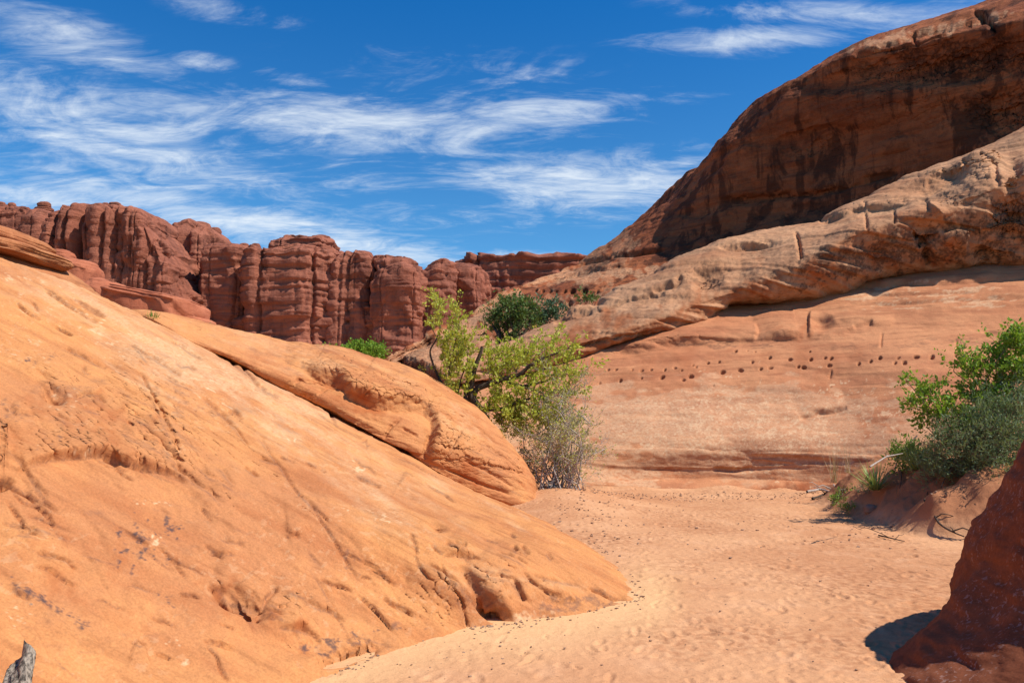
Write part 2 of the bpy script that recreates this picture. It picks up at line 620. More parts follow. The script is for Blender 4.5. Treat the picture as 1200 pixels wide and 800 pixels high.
M['bark'] = wood_mat('dark_bark', (.055, .038, .028), (.10, .07, .05))
M['twig'] = wood_mat('grey_twig', (.34, .27, .22), (.44, .37, .31))
M['stem'] = wood_mat('brown_stem', (.16, .11, .075), (.22, .16, .11))
M['deadwood'] = wood_mat('weathered_wood', (.055, .045, .035), (.36, .29, .22), (60, 60, 6))
M['stone'] = rock_mat('loose_stone', (.34, .22, .15), (.26, .15, .10), (.2, .1, .06), strata=8, fine=20, big=3, marks=False, bump=.4)

# ------------------------------------------------------------------ ground sheet
def dense_axis(pts):
    """pts: (start, end, step0, step1) runs joined"""
    out = []
    for a, b, s0, s1 in pts:
        x = a
        while x < b:
            out.append(x)
            f = (x - a) / (b - a)
            x += s0 * (s1 / s0) ** f
    out.append(pts[-1][1])
    return np.array(out)


gy = dense_axis([(-40, -4, 4, 1), (-4, 3.6, 1, .08), (3.6, 9, .0125, .03), (9, 24, .03, .12), (24, 60, .3, 2), (60, 400, 4, 40), (400, 6000, 60, 900)])
gx = dense_axis([(-6000, -400, 900, 60), (-400, -40, 40, 4), (-40, -6, 4, .3), (-6, -1.8, .2, .02), (-1.8, 4.6, .014, .014), (4.6, 10, .016, .07), (10, 40, .1, 4), (40, 400, 4, 40), (400, 6000, 60, 900)])
GX, GY = np.meshgrid(gx, gy)

BANK_LINE = np.array([(30, 20.5), (14, 19.2), (9, 18.2), (6.6, 17.0), (5.7, 15.6), (5.5, 14.4), (5.45, 13.4), (5.4, 12.2), (5.6, 11.2), (6.1, 10.5), (7.2, 9.9), (10, 9.0), (30, 7)])


def bank_height(X, Y):
    d, s, t = poly_dist(X, Y, BANK_LINE[::-1])
    ins = d * s * -1
    P = np.stack([X, Y, 0 * X], -1)
    ins = ins + .35 * gnoise(P * .9, 31) + .16 * gnoise(P * 2.3, 32)
    lump = .78 + .3 * gnoise(P * .6, 33)
    h = sstep(ins, -.15, 1.5) * lump
    rid = 1 - abs(gnoise(np.stack([X * .9 + Y * .5, Y * 1.8 - X * .6, 0 * X], -1), 34)) * 2
    h = h + sstep(ins, 0, .8) * (.17 * rid + .07 * gnoise(P * 4, 35) + .04 * gnoise(P * 11, 38))
    return np.where((Y > 7) & (Y < 30) & (X < 30), h * sstep(Y, 6.5, 8.5), 0)


def ground_base(X, Y):
    P = np.stack([X, Y, 0 * X], -1)
    z = .05 * gnoise(P * .45, 3) * sstep(Y, 3, 6)
    # rise of sand at the foot of the shrub
    z = z + .22 * np.exp(-(((X - .9) / 1.0) ** 2 + ((Y - 15.5) / 2.6) ** 2))
    z = z + bank_height(X, Y)
    z = z + .13 * (gnoise(P * .8, 36) + .5 * gnoise(P * 2.1, 37) + .3) * sstep(Y, 16, 17.8) * (1 - sstep(Y, 19, 20))
    # the valley floor climbs behind the rocks
    z = z + 4.2 * sstep(Y, 24, 46) + 5.0 * sstep(Y, 60, 150)
    return z


GZ = ground_base(GX, GY)
near = (GY > 3.3) & (GY < 26) & (GX > -3) & (GX < 10)
Pn = np.stack([GX, GY, 0 * GX], -1)[near]
gpx, gpy = proj(np.stack([GX, GY, GZ], -1))
# smooth silt apron along the foot of the slickrock
tramp = sstep(fbm(Pn, .9, 3, 39), -.3, .3)
dA, sA, tA = poly_dist(gpx[near], gpy[near], [(360, 810), (440, 775), (520, 742), (620, 735), (700, 712), (760, 700)])
apron = np.exp(-(dA / 34) ** 2)
rough = (1 - .85 * apron) * (.28 + .66 * tramp)
z = .012 * fbm(Pn, 3.2, 3, 41) + .014 * fbm(Pn, 11, 4, 43) + .008 * fbm(Pn, 30, 2, 45)
rip = gnoise(np.stack([Pn[:, 0] * 3.2 + Pn[:, 1] * .6, Pn[:, 1] * 9.5, 0 * Pn[:, 0]], -1), 47)
z = z + .005 * rip
GZ[near] += z * rough
# footprints
NPR = 3800
cxs = RNG.uniform(-1.2, 6.5, NPR)
cys = 4.2 + 15 * RNG.random(NPR) ** 1.25
for cx_, cy_ in zip(cxs, cys):
    a = RNG.normal(.25, .7)
    lx, ly = RNG.uniform(.018, .05), RNG.uniform(.03, .12)
    r = .32
    i0, i1 = np.searchsorted(gx, [cx_ - r, cx_ + r])
    j0, j1 = np.searchsorted(gy, [cy_ - r, cy_ + r])
    if i1 - i0 < 2 or j1 - j0 < 2:
        continue
    X = GX[j0:j1, i0:i1] - cx_
    Y = GY[j0:j1, i0:i1] - cy_
    u = (X * math.cos(a) - Y * math.sin(a)) / lx
    v = (X * math.sin(a) + Y * math.cos(a)) / ly
    q = np.sqrt(u * u + v * v)
    k = RNG.uniform(.1, .7) * (RNG.random() < .6)
    qx, qy = gpx[j0, i0], gpy[j0, i0]
    sm = 1 - .9 * np.exp(-(poly_dist(np.array([qx]), np.array([qy]), [(360, 810), (440, 775), (520, 742), (620, 735), (700, 712)])[0][0] / 30) ** 2)
    GZ[j0:j1, i0:i1] += sm * k * (-.020 * (1 - sstep(q, .45, 1.15)) + .010 * np.exp(-((q - 1.35) / .3) ** 2))
gm = np.zeros(GX.shape + (4,))
gm[..., 3] = 1
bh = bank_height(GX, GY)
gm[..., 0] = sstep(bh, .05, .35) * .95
gm[..., 1][near] = apron * .7
tr_ = sstep(fbm(Pn, .7, 3, 49), -.35, .35)
gm[..., 0][near] = np.maximum(gm[..., 0][near], .72 * tr_ * (1 - apron) * sstep(gnoise(Pn * 11, 48) + .7 * gnoise(Pn * 24, 46), -.3, .4))  # brown mottling, with footprint shadows painted in as dark speckle
ground = grid_mesh('ground', np.stack([GX, GY, GZ], -1), M['sand'], gm)
tag(ground, kind='structure')


def ground_z(x, y):
    i = np.clip(np.searchsorted(gx, x), 0, len(gx) - 1)
    j = np.clip(np.searchsorted(gy, y), 0, len(gy) - 1)
    return float(GZ[j, i])


# ------------------------------------------------------------------ left slickrock slope
def build_slope():
    ts = np.concatenate([np.linspace(-1.6, -.93, 60)[:-1], np.linspace(-.93, .16, 1300)])
    ys = dense_axis([(-7, 2, .5, .04), (2, 7.5, .0085, .0115), (7.5, 17.6, .013, .035)])
    T, Y = np.meshgrid(ts, ys)
    X = T * (Y + 8)
    tabY = [-8, 0, 3.5, 4.9, 5.2, 5.8, 6.3, 6.6, 7.0, 7.4, 8.5, 10.8, 14.4, 18]
    tabX = [-3.2, -2.5, -1.75, -1.25, -1.08, -.75, -.3, .30, .92, 1.22, 1.28, 1.03, .38, -.3]
    X0 = pchip(tabY, tabX, Y.ravel()).reshape(Y.shape)
    X0s = pchip([-8, 3, 6, 10, 14, 18], [-3.2, -1.75, -.3, .75, .45, -.3], Y.ravel()).reshape(Y.shape)
    f = sstep(X0 - X, .3, 3.2)
    X0 = X0 * (1 - f) + X0s * f
    Xc = pchip([-8, 4, 8, 10.2, 11.4, 12.6, 13.2, 14.06, 16, 18], [-10.5, -9.5, -8.4, -7.58, -7.26, -7.15, -6.72, -6.27, -5.2, -4], Y.ravel()).reshape(Y.shape)
    zc = .5 * (X0 - Xc)
    h = Xc - X
    w = .35
    Z = zc + .06 - .4 * np.sqrt(h * h + w * w) + .1 * h
    # a convex foot where the rock meets the sand
    u = X0 - X
    Z = Z - .04 - .07 * (1 - sstep(u, .1, 1.5)) + np.where(u < 0, u * .9, 0)
    Z = Z - .9 * np.clip(Y - 15.6, 0, None)
    V = np.stack([X, Y, Z], -1)
    # large rounded undulations running with the slope, then finer relief
    S = np.stack([X * .55 - Y * .25, Y * .8 + X * .4, Z], -1)
    D = .065 * fbm(S, .55, 3, 51) + .035 * fbm(S, 2.3, 4, 55, stretch=(1, 2.2, 1)) + .012 * fbm(S, 8, 4, 57, stretch=(.8, 2.4, 1))
    lay = gnoise(np.stack([X * .5, Y * .5, (Z - .12 * Y + .2 * X) * 7], -1), 59)
    D = D + .010 * sstep(lay, -.05, .12)
    dg = np.stack([(X * .45 - Y * .1) * .5, (Y + .25 * X) * 3.2, Z * 1.5], -1)
    D = D + .020 * fbm(dg, 1.0, 5, 58) + .006 * fbm(S, 22, 3, 64, stretch=(.6, 1.6, 1)) - .010 * np.exp(-(gnoise(dg * 1.3, 62) / .05) ** 2) * sstep(gnoise(S * .8, 63), .0, .25)
    D = D * sstep(Y, 2, 4)
    N = grid_normals(V)
    if N[..., 2].mean() < 0:
        N = -N
    V = V + N * D[..., None]
    feats = [
        ('ledge', [(14, 553), (60, 540), (118, 535), (150, 546), (190, 556), (226, 570)], .11, 60, 3.5, -1),
        ('crack', [(14, 553), (60, 540), (118, 535), (150, 546), (190, 556), (226, 570)], 2.2, .05),
        ('ledge', [(120, 425), (150, 470), (185, 515), (215, 550), (240, 580), (290, 640)], .07, 60, 22, -1),
        ('crack', [(4, 566), (35, 582), (70, 602)], 2.0, .045),
        ('ledge', [(8, 612), (45, 620), (88, 637)], .05, 30, 3, 1),
        ('crack', [(8, 612), (45, 620), (88, 637)], 1.8, .03),
        ('pit', 284, 708, 26, 11, .15, 22),
        ('ledge', [(244, 688), (256, 692), (264, 706), (280, 713), (306, 722)], .08, 40, 3, -1),
        ('crack', [(244, 688), (256, 692), (264, 706), (280, 713), (306, 722)], 3, .07),
        ('crack', [(306, 722), (312, 700), (325, 690)], 2.2, .04),
        ('pit', 335, 745, 40, 12, .06, 20),
        # gully with a dark pocket at its foot
        ('ledge', [(542, 661), (554, 680), (565, 696), (582, 711), (598, 729)], .11, 60, 4, -1),
        ('ledge', [(489, 656), (512, 669), (535, 684), (550, 703), (566, 718)], .10, 60, 4, 1),
        ('crack', [(542, 661), (554, 680), (565, 696), (584, 714), (598, 731)], 6, .07),
        ('crack', [(489, 656), (512, 669), (535, 684), (550, 703), (566, 718)], 3, .05),
        ('pit', 574, 714, 18, 8, .17, 38),
        ('pit', 512, 617, 11, 5, .06, 15), ('crack', [(480, 625), (486, 637), (488, 650)], 2, .03),
        ('crack', [(505, 636), (512, 644), (519, 650)], 2, .04), ('crack', [(523, 636), (535, 640), (546, 643)], 2.6, .05),
        ('crack', [(534, 650), (545, 655), (556, 653)], 2.6, .05), ('ledge', [(520, 641), (540, 655), (556, 662)], .06, 20, 3, -1),
        ('crack', [(600, 640), (606, 649)], 1.8, .04), ('crack', [(610, 641), (618, 652)], 1.8, .04), ('crack', [(597, 624), (604, 631)], 1.6, .03),
        ('crack', [(599, 680), (606, 692), (615, 706)], 2.4, .06), ('crack', [(640, 648), (646, 658)], 1.5, .025),
        ('crack', [(690, 688), (705, 694), (722, 702), (735, 705)], 2.4, .05),
        ('pit', 660, 705, 28, 8, .05, 4),
        ('crack', [(330, 548), (346, 575), (370, 600), (397, 642), (420, 682)], 1.4, .03),
        ('crack', [(50, 337), (70, 351), (90, 364), (112, 378)], 1.8, .09), ('crack', [(18, 355), (32, 365), (48, 375)], 1.6, .06),
        ('crack', [(64, 383), (84, 393)], 1.5, .06), ('crack', [(150, 402), (196, 432), (215, 446)], 1.5, .045),
        ('crack', [(235, 466), (252, 480), (275, 503)], 1.7, .045), ('crack', [(266, 486), (275, 484), (284, 493)], 1.7, .05),
        ('crack', [(85, 469), (100, 463), (115, 464), (122, 478)], 1.7, .045), ('crack', [(95, 480), (118, 486)], 1.5, .03),
        ('crack', [(146, 500), (152, 507)], 1.5, .03), ('crack', [(150, 540), (166, 549)], 2, .04),
        ('pit', 62, 467, 13, 8, .11, 20), ('pit', 48, 444, 14, 6, .05, 25), ('ledge', [(30, 432), (48, 449), (60, 462), (78, 476)], .05, 30, 4, -1),
        ('crack', [(365, 480), (395, 500), (425, 515)], 1.5, .03), ('crack', [(415, 557), (428, 562), (446, 570)], 2.2, .05),
        ('crack', [(205, 655), (218, 663)], 1.6, .03), ('crack', [(245, 648), (256, 650)], 1.5, .03), ('crack', [(235, 595), (248, 610)], 1.4, .03),
        ('crack', [(328, 535), (344, 541)], 1.8, .04), ('pit', 430, 760, 22, 8, .07, -20), ('pit', 395, 770, 22, 9, .09, -10),
        ('crack', [(400, 770), (420, 762), (440, 765)], 2, .03), ('ledge', [(300, 735), (340, 748), (390, 752)], .07, 60, 12, -1),
        ('pit', -12, 526, 16, 34, -.16), ('crack', [(-12, 574), (4, 568), (14, 560)], 4, .10),
        ('ledge', [(180, 372), (260, 424), (350, 470), (430, 530)], .03, 30, 3, 1),
    ]
    cr = np.random.default_rng(5)
    for _ in range(150):
        x, y = cr.uniform(0, 640), cr.uniform(330, 770)
        sl = (.58 if y < 600 else .40) + cr.normal(0, .16)
        if cr.random() < .2:
            sl = cr.normal(1.4, .4)
        L = cr.uniform(10, 60) ** 1.0
        wdt = cr.uniform(1.0, 1.9)
        pl_ = [(x + L * k / 3 + cr.normal(0, 1.2), y + sl * L * k / 3 + cr.normal(0, 1.4)) for k in range(4)]
        feats.append(('crack', pl_, wdt, cr.uniform(.016, .045) * (1 + max(0, (560 - y) / 250))))
        if cr.random() < .45:
            feats.append(('ledge', pl_, cr.uniform(.012, .035), cr.uniform(10, 30), 1.6, -1 if cr.random() < .6 else 1))
    # settle the far rim of the slope to its traced skyline
    px, py = proj(V)
    tx = [-120, -60, 0, 60, 120, 180, 225, 275, 333, 371, 400, 442, 483, 525, 560, 587, 620, 660]
    ty = [258, 280, 300, 320, 346, 373, 401, 423, 450, 469, 487, 510, 531, 557, 574, 584, 598, 618]
    use = (Y > 6.5) & (Y < 15.3)
    bins = np.arange(-120, 661, 12)
    idx = np.digitize(px, bins)
    cur = np.array([py[use & (idx == k)].min() if (use & (idx == k)).any() else np.nan for k in range(1, len(bins))])
    bc = (bins[1:] + bins[:-1]) / 2
    ok = ~np.isnan(cur)
    dpy = np.interp(bc, tx, ty) - np.where(ok, cur, 0)
    dpy = np.convolve(np.pad(np.where(ok, dpy, 0), 2, mode='edge'), np.ones(5) / 5, mode='valid')
    print('rim correction px', np.round(dpy[::6], 1))
    V[..., 2] -= np.interp(px, bc, dpy) / F_PX * Y * sstep(Y, 5.0, 11.5) * (px > -200)
    V = features(V, feats)
    px, py = proj(V)
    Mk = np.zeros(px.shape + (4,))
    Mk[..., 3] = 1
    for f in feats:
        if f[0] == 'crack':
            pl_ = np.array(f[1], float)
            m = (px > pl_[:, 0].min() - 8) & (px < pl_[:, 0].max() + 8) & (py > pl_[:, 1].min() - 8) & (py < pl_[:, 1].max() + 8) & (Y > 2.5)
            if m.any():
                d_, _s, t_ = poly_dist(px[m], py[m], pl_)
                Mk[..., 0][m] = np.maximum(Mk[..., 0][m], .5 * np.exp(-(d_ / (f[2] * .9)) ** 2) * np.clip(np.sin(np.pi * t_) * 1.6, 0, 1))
    for (cx, cy, rx, ry, an, am, ce, th, sd) in [
        (155, 640, 34, 44, 30, 1, 6, .10, 5), (195, 620, 22, 24, 0, 1, 5, .10, 6), (190, 655, 24, 16, 30, 1, 5, .1, 7),
        (260, 600, 20, 14, 0, .8, 6, .15, 71), (195, 700, 24, 12, 30, .8, 5, .12, 8), (30, 693, 40, 8, 26, 1, 6, -.15, 9), (72, 715, 34, 9, 24, .9, 6, -.05, 10),
        (98, 730, 16, 12, 40, .9, 5, .0, 11), (385, 758, 44, 15, -14, .9, 8, .02, 12), (432, 745, 36, 12, -16, .8, 7, .08, 13),
        (470, 733, 60, 8, 0, .55, 10, .05, 14), (690, 705, 60, 10, 6, .55, 10, -.1, 15), (655, 712, 40, 9, 0, .55, 9, -.1, 16),
        (530, 703, 16, 10, 0, .7, 6, .05, 17), (35, 425, 20, 7, 20, .9, 5, .05, 18), (55, 420, 16, 16, 0, .6, 4, .12, 19), (10, 480, 24, 30, 0, .6, 6, .1, 20),
        (70, 520, 60, 20, 5, .7, 5, .22, 21), (410, 660, 14, 34, -30, .5, 6, .1, 22), (210, 470, 60, 30, 30, .35, 10, .05, 23)]:
        mark_blob(Mk, 0, px, py, cx, cy, rx, ry, an, am, ce, th, sd)
    for (cx, cy, rx, ry, an, am, ce, th, sd, st) in [
        (70, 360, 150, 50, 28, .8, 4, .22, 30, (3, .8)), (180, 420, 150, 40, 28, .8, 5, .22, 31, (3, .8)), (230, 420, 60, 20, 20, .8, 5, .12, 32, (3, .8)),
        (300, 470, 150, 30, 30, .7, 4, .28, 33, (2.6, .8)), (340, 517, 14, 6, 35, 1, 8, -.2, 34, (2, 1)), (415, 545, 24, 8, 15, 1, 5, .05, 35, (1.5, 1)),
        (180, 633, 7, 9, 0, 1, 8, -.3, 36, (1, 1)), (185, 588, 30, 7, 0, 1, 5, .15, 37, (2, 1)), (205, 755, 14, 14, 60, 1, 5, .15, 38, (1, 1)), (215, 775, 20, 7, 0, 1, 5, .1, 39, (1, 1)),
        (20, 720, 26, 26, 0, .9, 4, .2, 40, (1, 1)), (75, 470, 30, 30, 45, .8, 4, .2, 42, (1, 1)), (90, 525, 60, 12, 0, .9, 4, .25, 43, (1, 1)), (100, 785, 40, 9, 0, .8, 5, .2, 44, (1, 1)),
        (435, 600, 60, 14, 12, .9, 6, .22, 45, (2, 1)), (510, 640, 12, 10, 0, .8, 4, .15, 46, (1, 1)), (30, 405, 60, 30, 20, .7, 6, .25, 48, (2, 1)), (620, 722, 30, 14, 0, .6, 12, -.1, 49, (1, 1))]:
        mark_blob(Mk, 1, px, py, cx, cy, rx, ry, an, am, ce, th, sd, stretch=st)
    for (cx, cy, rx, ry, an, am, ce, th, sd) in [(250, 420, 330, 70, 30, .55, 26, -.5, 90), (420, 560, 220, 60, 32, .3, 22, -.3, 91), (600, 690, 150, 34, 12, .35, 22, -.3, 92)]:
        mark_blob(Mk, 1, px, py, cx, cy, rx, ry, an, am, ce, th, sd, stretch=(3, .7), soft=.8)
    for (cx, cy, rx, ry, an, am, ce, th, sd) in [(300, 480, 160, 30, 32, .35, 18, -.1, 93), (200, 610, 200, 60, 12, .3, 18, -.05, 94), (480, 640, 120, 40, 25, .25, 14, 0, 95), (60, 460, 80, 60, 0, .4, 14, -.1, 96), (100, 740, 140, 50, 0, .3, 16, -.05, 97)]:
        mark_blob(Mk, 0, px, py, cx, cy, rx, ry, an, am, ce, th, sd, stretch=(3, .7), soft=.7)
    for (cx, cy, rx, ry, an, am, ce, th, sd) in [(140, 500, 100, 40, 40, .7, 30, -.1, 60), (90, 690, 160, 80, 10, .5, 40, -.1, 61), (300, 720, 110, 40, 20, .8, 30, -.2, 62), (560, 690, 50, 40, 40, .6, 20, 0, 63),
                                             (230, 480, 60, 30, 30, .4, 20, 0, 64), (60, 480, 70, 60, 0, .5, 25, -.1, 65)]:
        mark_blob(Mk, 2, px, py, cx, cy, rx, ry, an, am, ce, th, sd)
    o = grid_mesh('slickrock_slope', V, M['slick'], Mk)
    tag(o, 'smooth orange slickrock slope with lichen stains filling the lower left', 'rock slope')
    return V


VA = build_slope()


def build_slab():
    low = [(150, 366, 14.3), (175, 374, 14.1), (225, 403, 14.0), (275, 422, 14.0), (294, 432, 14.0), (333, 451, 14.0), (371, 470, 14.0), (400, 488, 13.9), (442, 511, 13.8),
           (483, 532, 13.8), (504, 547, 13.8), (525, 559, 13.9), (550, 572, 14.0), (587, 586, 14.3), (626, 600, 14.6)]
    top = [(150, 362, 14.9), (163, 362, 14.9), (200, 367, 15.5), (233, 375, 15.9), (275, 385, 16.2), (329, 398, 16.4), (379, 410, 16.5), (442, 427, 16.5), (483, 442, 16.4),
           (525, 462, 16.2), (558, 483, 16.0), (583, 508, 15.8), (603, 533, 15.7), (621, 558, 15.6), (628, 585, 15.5)]
    uq = np.linspace(0, 1, 520)
    P0 = net([low, top], None, 520, uq)
    lo, tp = P0
    bulge = np.linspace(0, 1, 520)

    def mid(f, fy, up):
        p = lo * (1 - f) + tp * f
        p[:, 1] = lo[:, 1] * (1 - fy) + tp[:, 1] * fy
        # keep the picture position, change only the distance
        a = proj(lo)
        b = proj(tp)
        px = a[0] * (1 - f) + b[0] * f
        py = a[1] * (1 - f) + b[1] * f
        return unproj(px, py, p[:, 1])
    under = lo + np.array([-.03, .28, -.06])
    deep = lo + np.array([0, 1.2, -.8])
    lip = mid(.08, 0, 0)
    back1 = tp + np.array([.15, 1.0, -.35])
    back2 = tp + np.array([.3, 2.2, -1.9])
    back3 = tp + np.array([.3, 2.6, -3.6])
    rows = np.array([deep, under, lo, lip, mid(.2, .03, 0), mid(.4, .12, 0), mid(.6, .28, 0), mid(.8, .52, 0), mid(.93, .78, 0), tp, back1, back2, back3])
    V = fill_rows(rows, [6, 6, 14, 34, 44, 44, 44, 30, 18, 14, 12, 8])
    N = grid_normals(V)
    if N[..., 2].mean() < 0:
        N = -N
    D = .07 * fbm(V, .8, 3, 61) + .03 * fbm(V, 2.6, 4, 63, stretch=(1, 1, 2)) + .01 * fbm(V, 9, 3, 65, stretch=(1, 1, 2.5))
    lay = gnoise(np.stack([V[..., 0] * .4, V[..., 1] * .4, (V[..., 2] + .25 * V[..., 0]) * 4.5], -1), 67)
    D = D + .03 * sstep(lay, -.05, .1) * (1 - N[..., 2] ** 2)
    V = V + N * (D * .8)[..., None]
    step = [(333, 427), (352, 429), (367, 438), (390, 446), (402, 452), (410, 464), (442, 476), (479, 478), (497, 483), (506, 492), (507, 508), (500, 522), (498, 535)]
    feats = [
        ('ledge', step, .30, 70, 3.5, -1), ('crack', step, 3, .06),
        ('pit', 384, 446, 24, 6, .12, 18), ('pit', 440, 474, 30, 7, .10, 10),
        ('crack', [(300, 400), (340, 412), (390, 424)], 1.5, .03), ('crack', [(420, 445), (470, 458), (520, 478)], 1.5, .04), ('crack', [(530, 490), (560, 505), (590, 530)], 1.5, .04),
        ('ledge', [(510, 545), (530, 525), (545, 500)], .06, 30, 2.5, 1), ('crack', [(450, 515), (458, 500), (470, 488)], 1.8, .05),
        ('ledge', [(294, 425), (330, 440), (372, 458), (400, 470)], .10, 26, 5, 1),
        ('crack', [(345, 452), (352, 444), (370, 446)], 3, .08), ('crack', [(372, 464), (385, 452), (398, 455)], 2.4, .06),
        ('crack', [(497, 538), (502, 525), (507, 510)], 3.2, .12), ('ledge', [(496, 540), (502, 524), (508, 508), (512, 496)], .16, 60, 3, 1),
        ('crack', [(510, 500), (525, 512), (545, 520)], 2, .05), ('crack', [(470, 500), (490, 512)], 1.8, .04),
        ('crack', [(540, 540), (575, 556), (600, 572)], 1.8, .05), ('crack', [(520, 548), (560, 566), (600, 580)], 1.8, .05),
        ('crack', [(560, 520), (590, 540), (612, 566)], 1.6, .04), ('ledge', [(596, 520), (606, 545), (614, 570)], .08, 20, 3, 1),
        ('crack', [(410, 500), (450, 520), (490, 535)], 1.8, .04), ('crack', [(202, 376), (235, 385)], 1.8, .05),
    ]
    V = features(V, feats)
    px, py = proj(V)
    Mk = np.zeros(px.shape + (4,))
    Mk[..., 3] = 1
    for (cx, cy, rx, ry, an, am, ce, th, sd) in [(440, 472, 60, 22, 12, .9, 30, -.3, 60), (560, 560, 70, 26, 25, .8, 24, -.25, 61), (505, 515, 14, 26, 0, .9, 20, -.3, 62), (380, 445, 40, 14, 15, .7, 20, -.2, 63),
                                             (610, 555, 16, 36, -20, .8, 10, -.1, 64)]:
        mark_blob(Mk, 2, px, py, cx, cy, rx, ry, an, am, ce, th, sd)
    mark_blob(Mk, 1, px, py, 330, 408, 200, 34, 16, .5, 14, -.2, 65, stretch=(3, .7), soft=.6)
    mark_blob(Mk, 1, px, py, 530, 490, 70, 30, 40, .45, 12, -.1, 66, stretch=(2, .7), soft=.5)
    mark_blob(Mk, 0, px, py, 400, 430, 260, 50, 20, .35, 9, .02, 67, stretch=(3, .7), soft=.5)
    mark_blob(Mk, 0, px, py, 560, 540, 90, 40, 25, .4, 8, .0, 68, stretch=(4, .5), soft=.4)
    o = grid_mesh('sandstone_slab', V, M['slab'], Mk)
    tag(o, 'long orange sandstone slab with a stepped notch lying along the slope crest', 'rock slab')


build_slab()


# ------------------------------------------------------------------ right-hand rocks
def rel(V, amps, strata_amp=0, strata_f=3, seed=70, tilt=(0, 0)):
    N = grid_normals(V)
    # outward: facing the camera side
    c = V[V.shape[0] // 2, V.shape[1] // 2]
    flip = np.sign(np.mean(np.sum(N * (EYE - V), -1)))
    N = N * flip
    D = np.zeros(V.shape[:2])
    for i, (a, f, st) in enumerate(amps):
        D = D + a * fbm(V, f, 4, seed + 5 * i, stretch=st)
    if strata_amp:
        zz = V[..., 2] + tilt[0] * V[..., 0] + tilt[1] * V[..., 1] + .25 * gnoise(V * .35, seed + 40)
        lay = gnoise(np.stack([V[..., 0] * .15, V[..., 1] * .15, zz * strata_f], -1), seed + 31) + .5 * gnoise(np.stack([V[..., 0] * .3, V[..., 1] * .3, zz * strata_f * 2.3], -1), seed + 32)
        D = D + strata_amp * (sstep(lay, -.1, .12) - .5) * (1 - .8 * N[..., 2] ** 2)
    return V + N * D[..., None]


HOLES_E = []
for (x, y, s) in [(713, 433, 3), (722, 433, 2.4), (752, 434, 3.2), (741, 433, 2.2), (763, 433, 2.8), (779, 433, 3), (791, 431, 3), (799, 434, 2.2), (812, 428, 2.4), (816, 430, 2.2),
                  (727, 446, 3.4), (752, 443, 2.4), (776, 442, 5.4), (801, 445, 3.2), (810, 441, 4), (830, 425, 3), (843, 424, 2.4), (862, 411, 3.2), (882, 424, 2.4), (902, 419, 3.2),
                  (847, 436, 4.6), (868, 434, 4.8), (892, 432, 2.8), (903, 431, 3.4), (926, 421, 3.2), (950, 421, 4), (936, 430, 3), (942, 431, 4.2), (949, 412, 2.4), (967, 419, 3.2),
                  (974, 420, 3.4), (972, 428, 3.8), (1006, 426, 4), (1020, 423, 4.4), (1031, 419, 5), (1053, 419, 3), (1049, 425, 3.2), (1060, 425, 3.8), (1074, 418, 4.6), (1092, 418, 4.8),
                  (1120, 416, 3), (1118, 425, 3), (1145, 416, 3), (1172, 415, 4), (703, 449, 2.6), (973, 454, 2), (836, 452, 1.8), (876, 411, 1.8), (885, 412, 1.8)]:
    HOLES_E.append(('hole', x, y, s * RNG.uniform(.5, .85), s * RNG.uniform(.4, .65), .04 * s, RNG.uniform(-30, 20)))


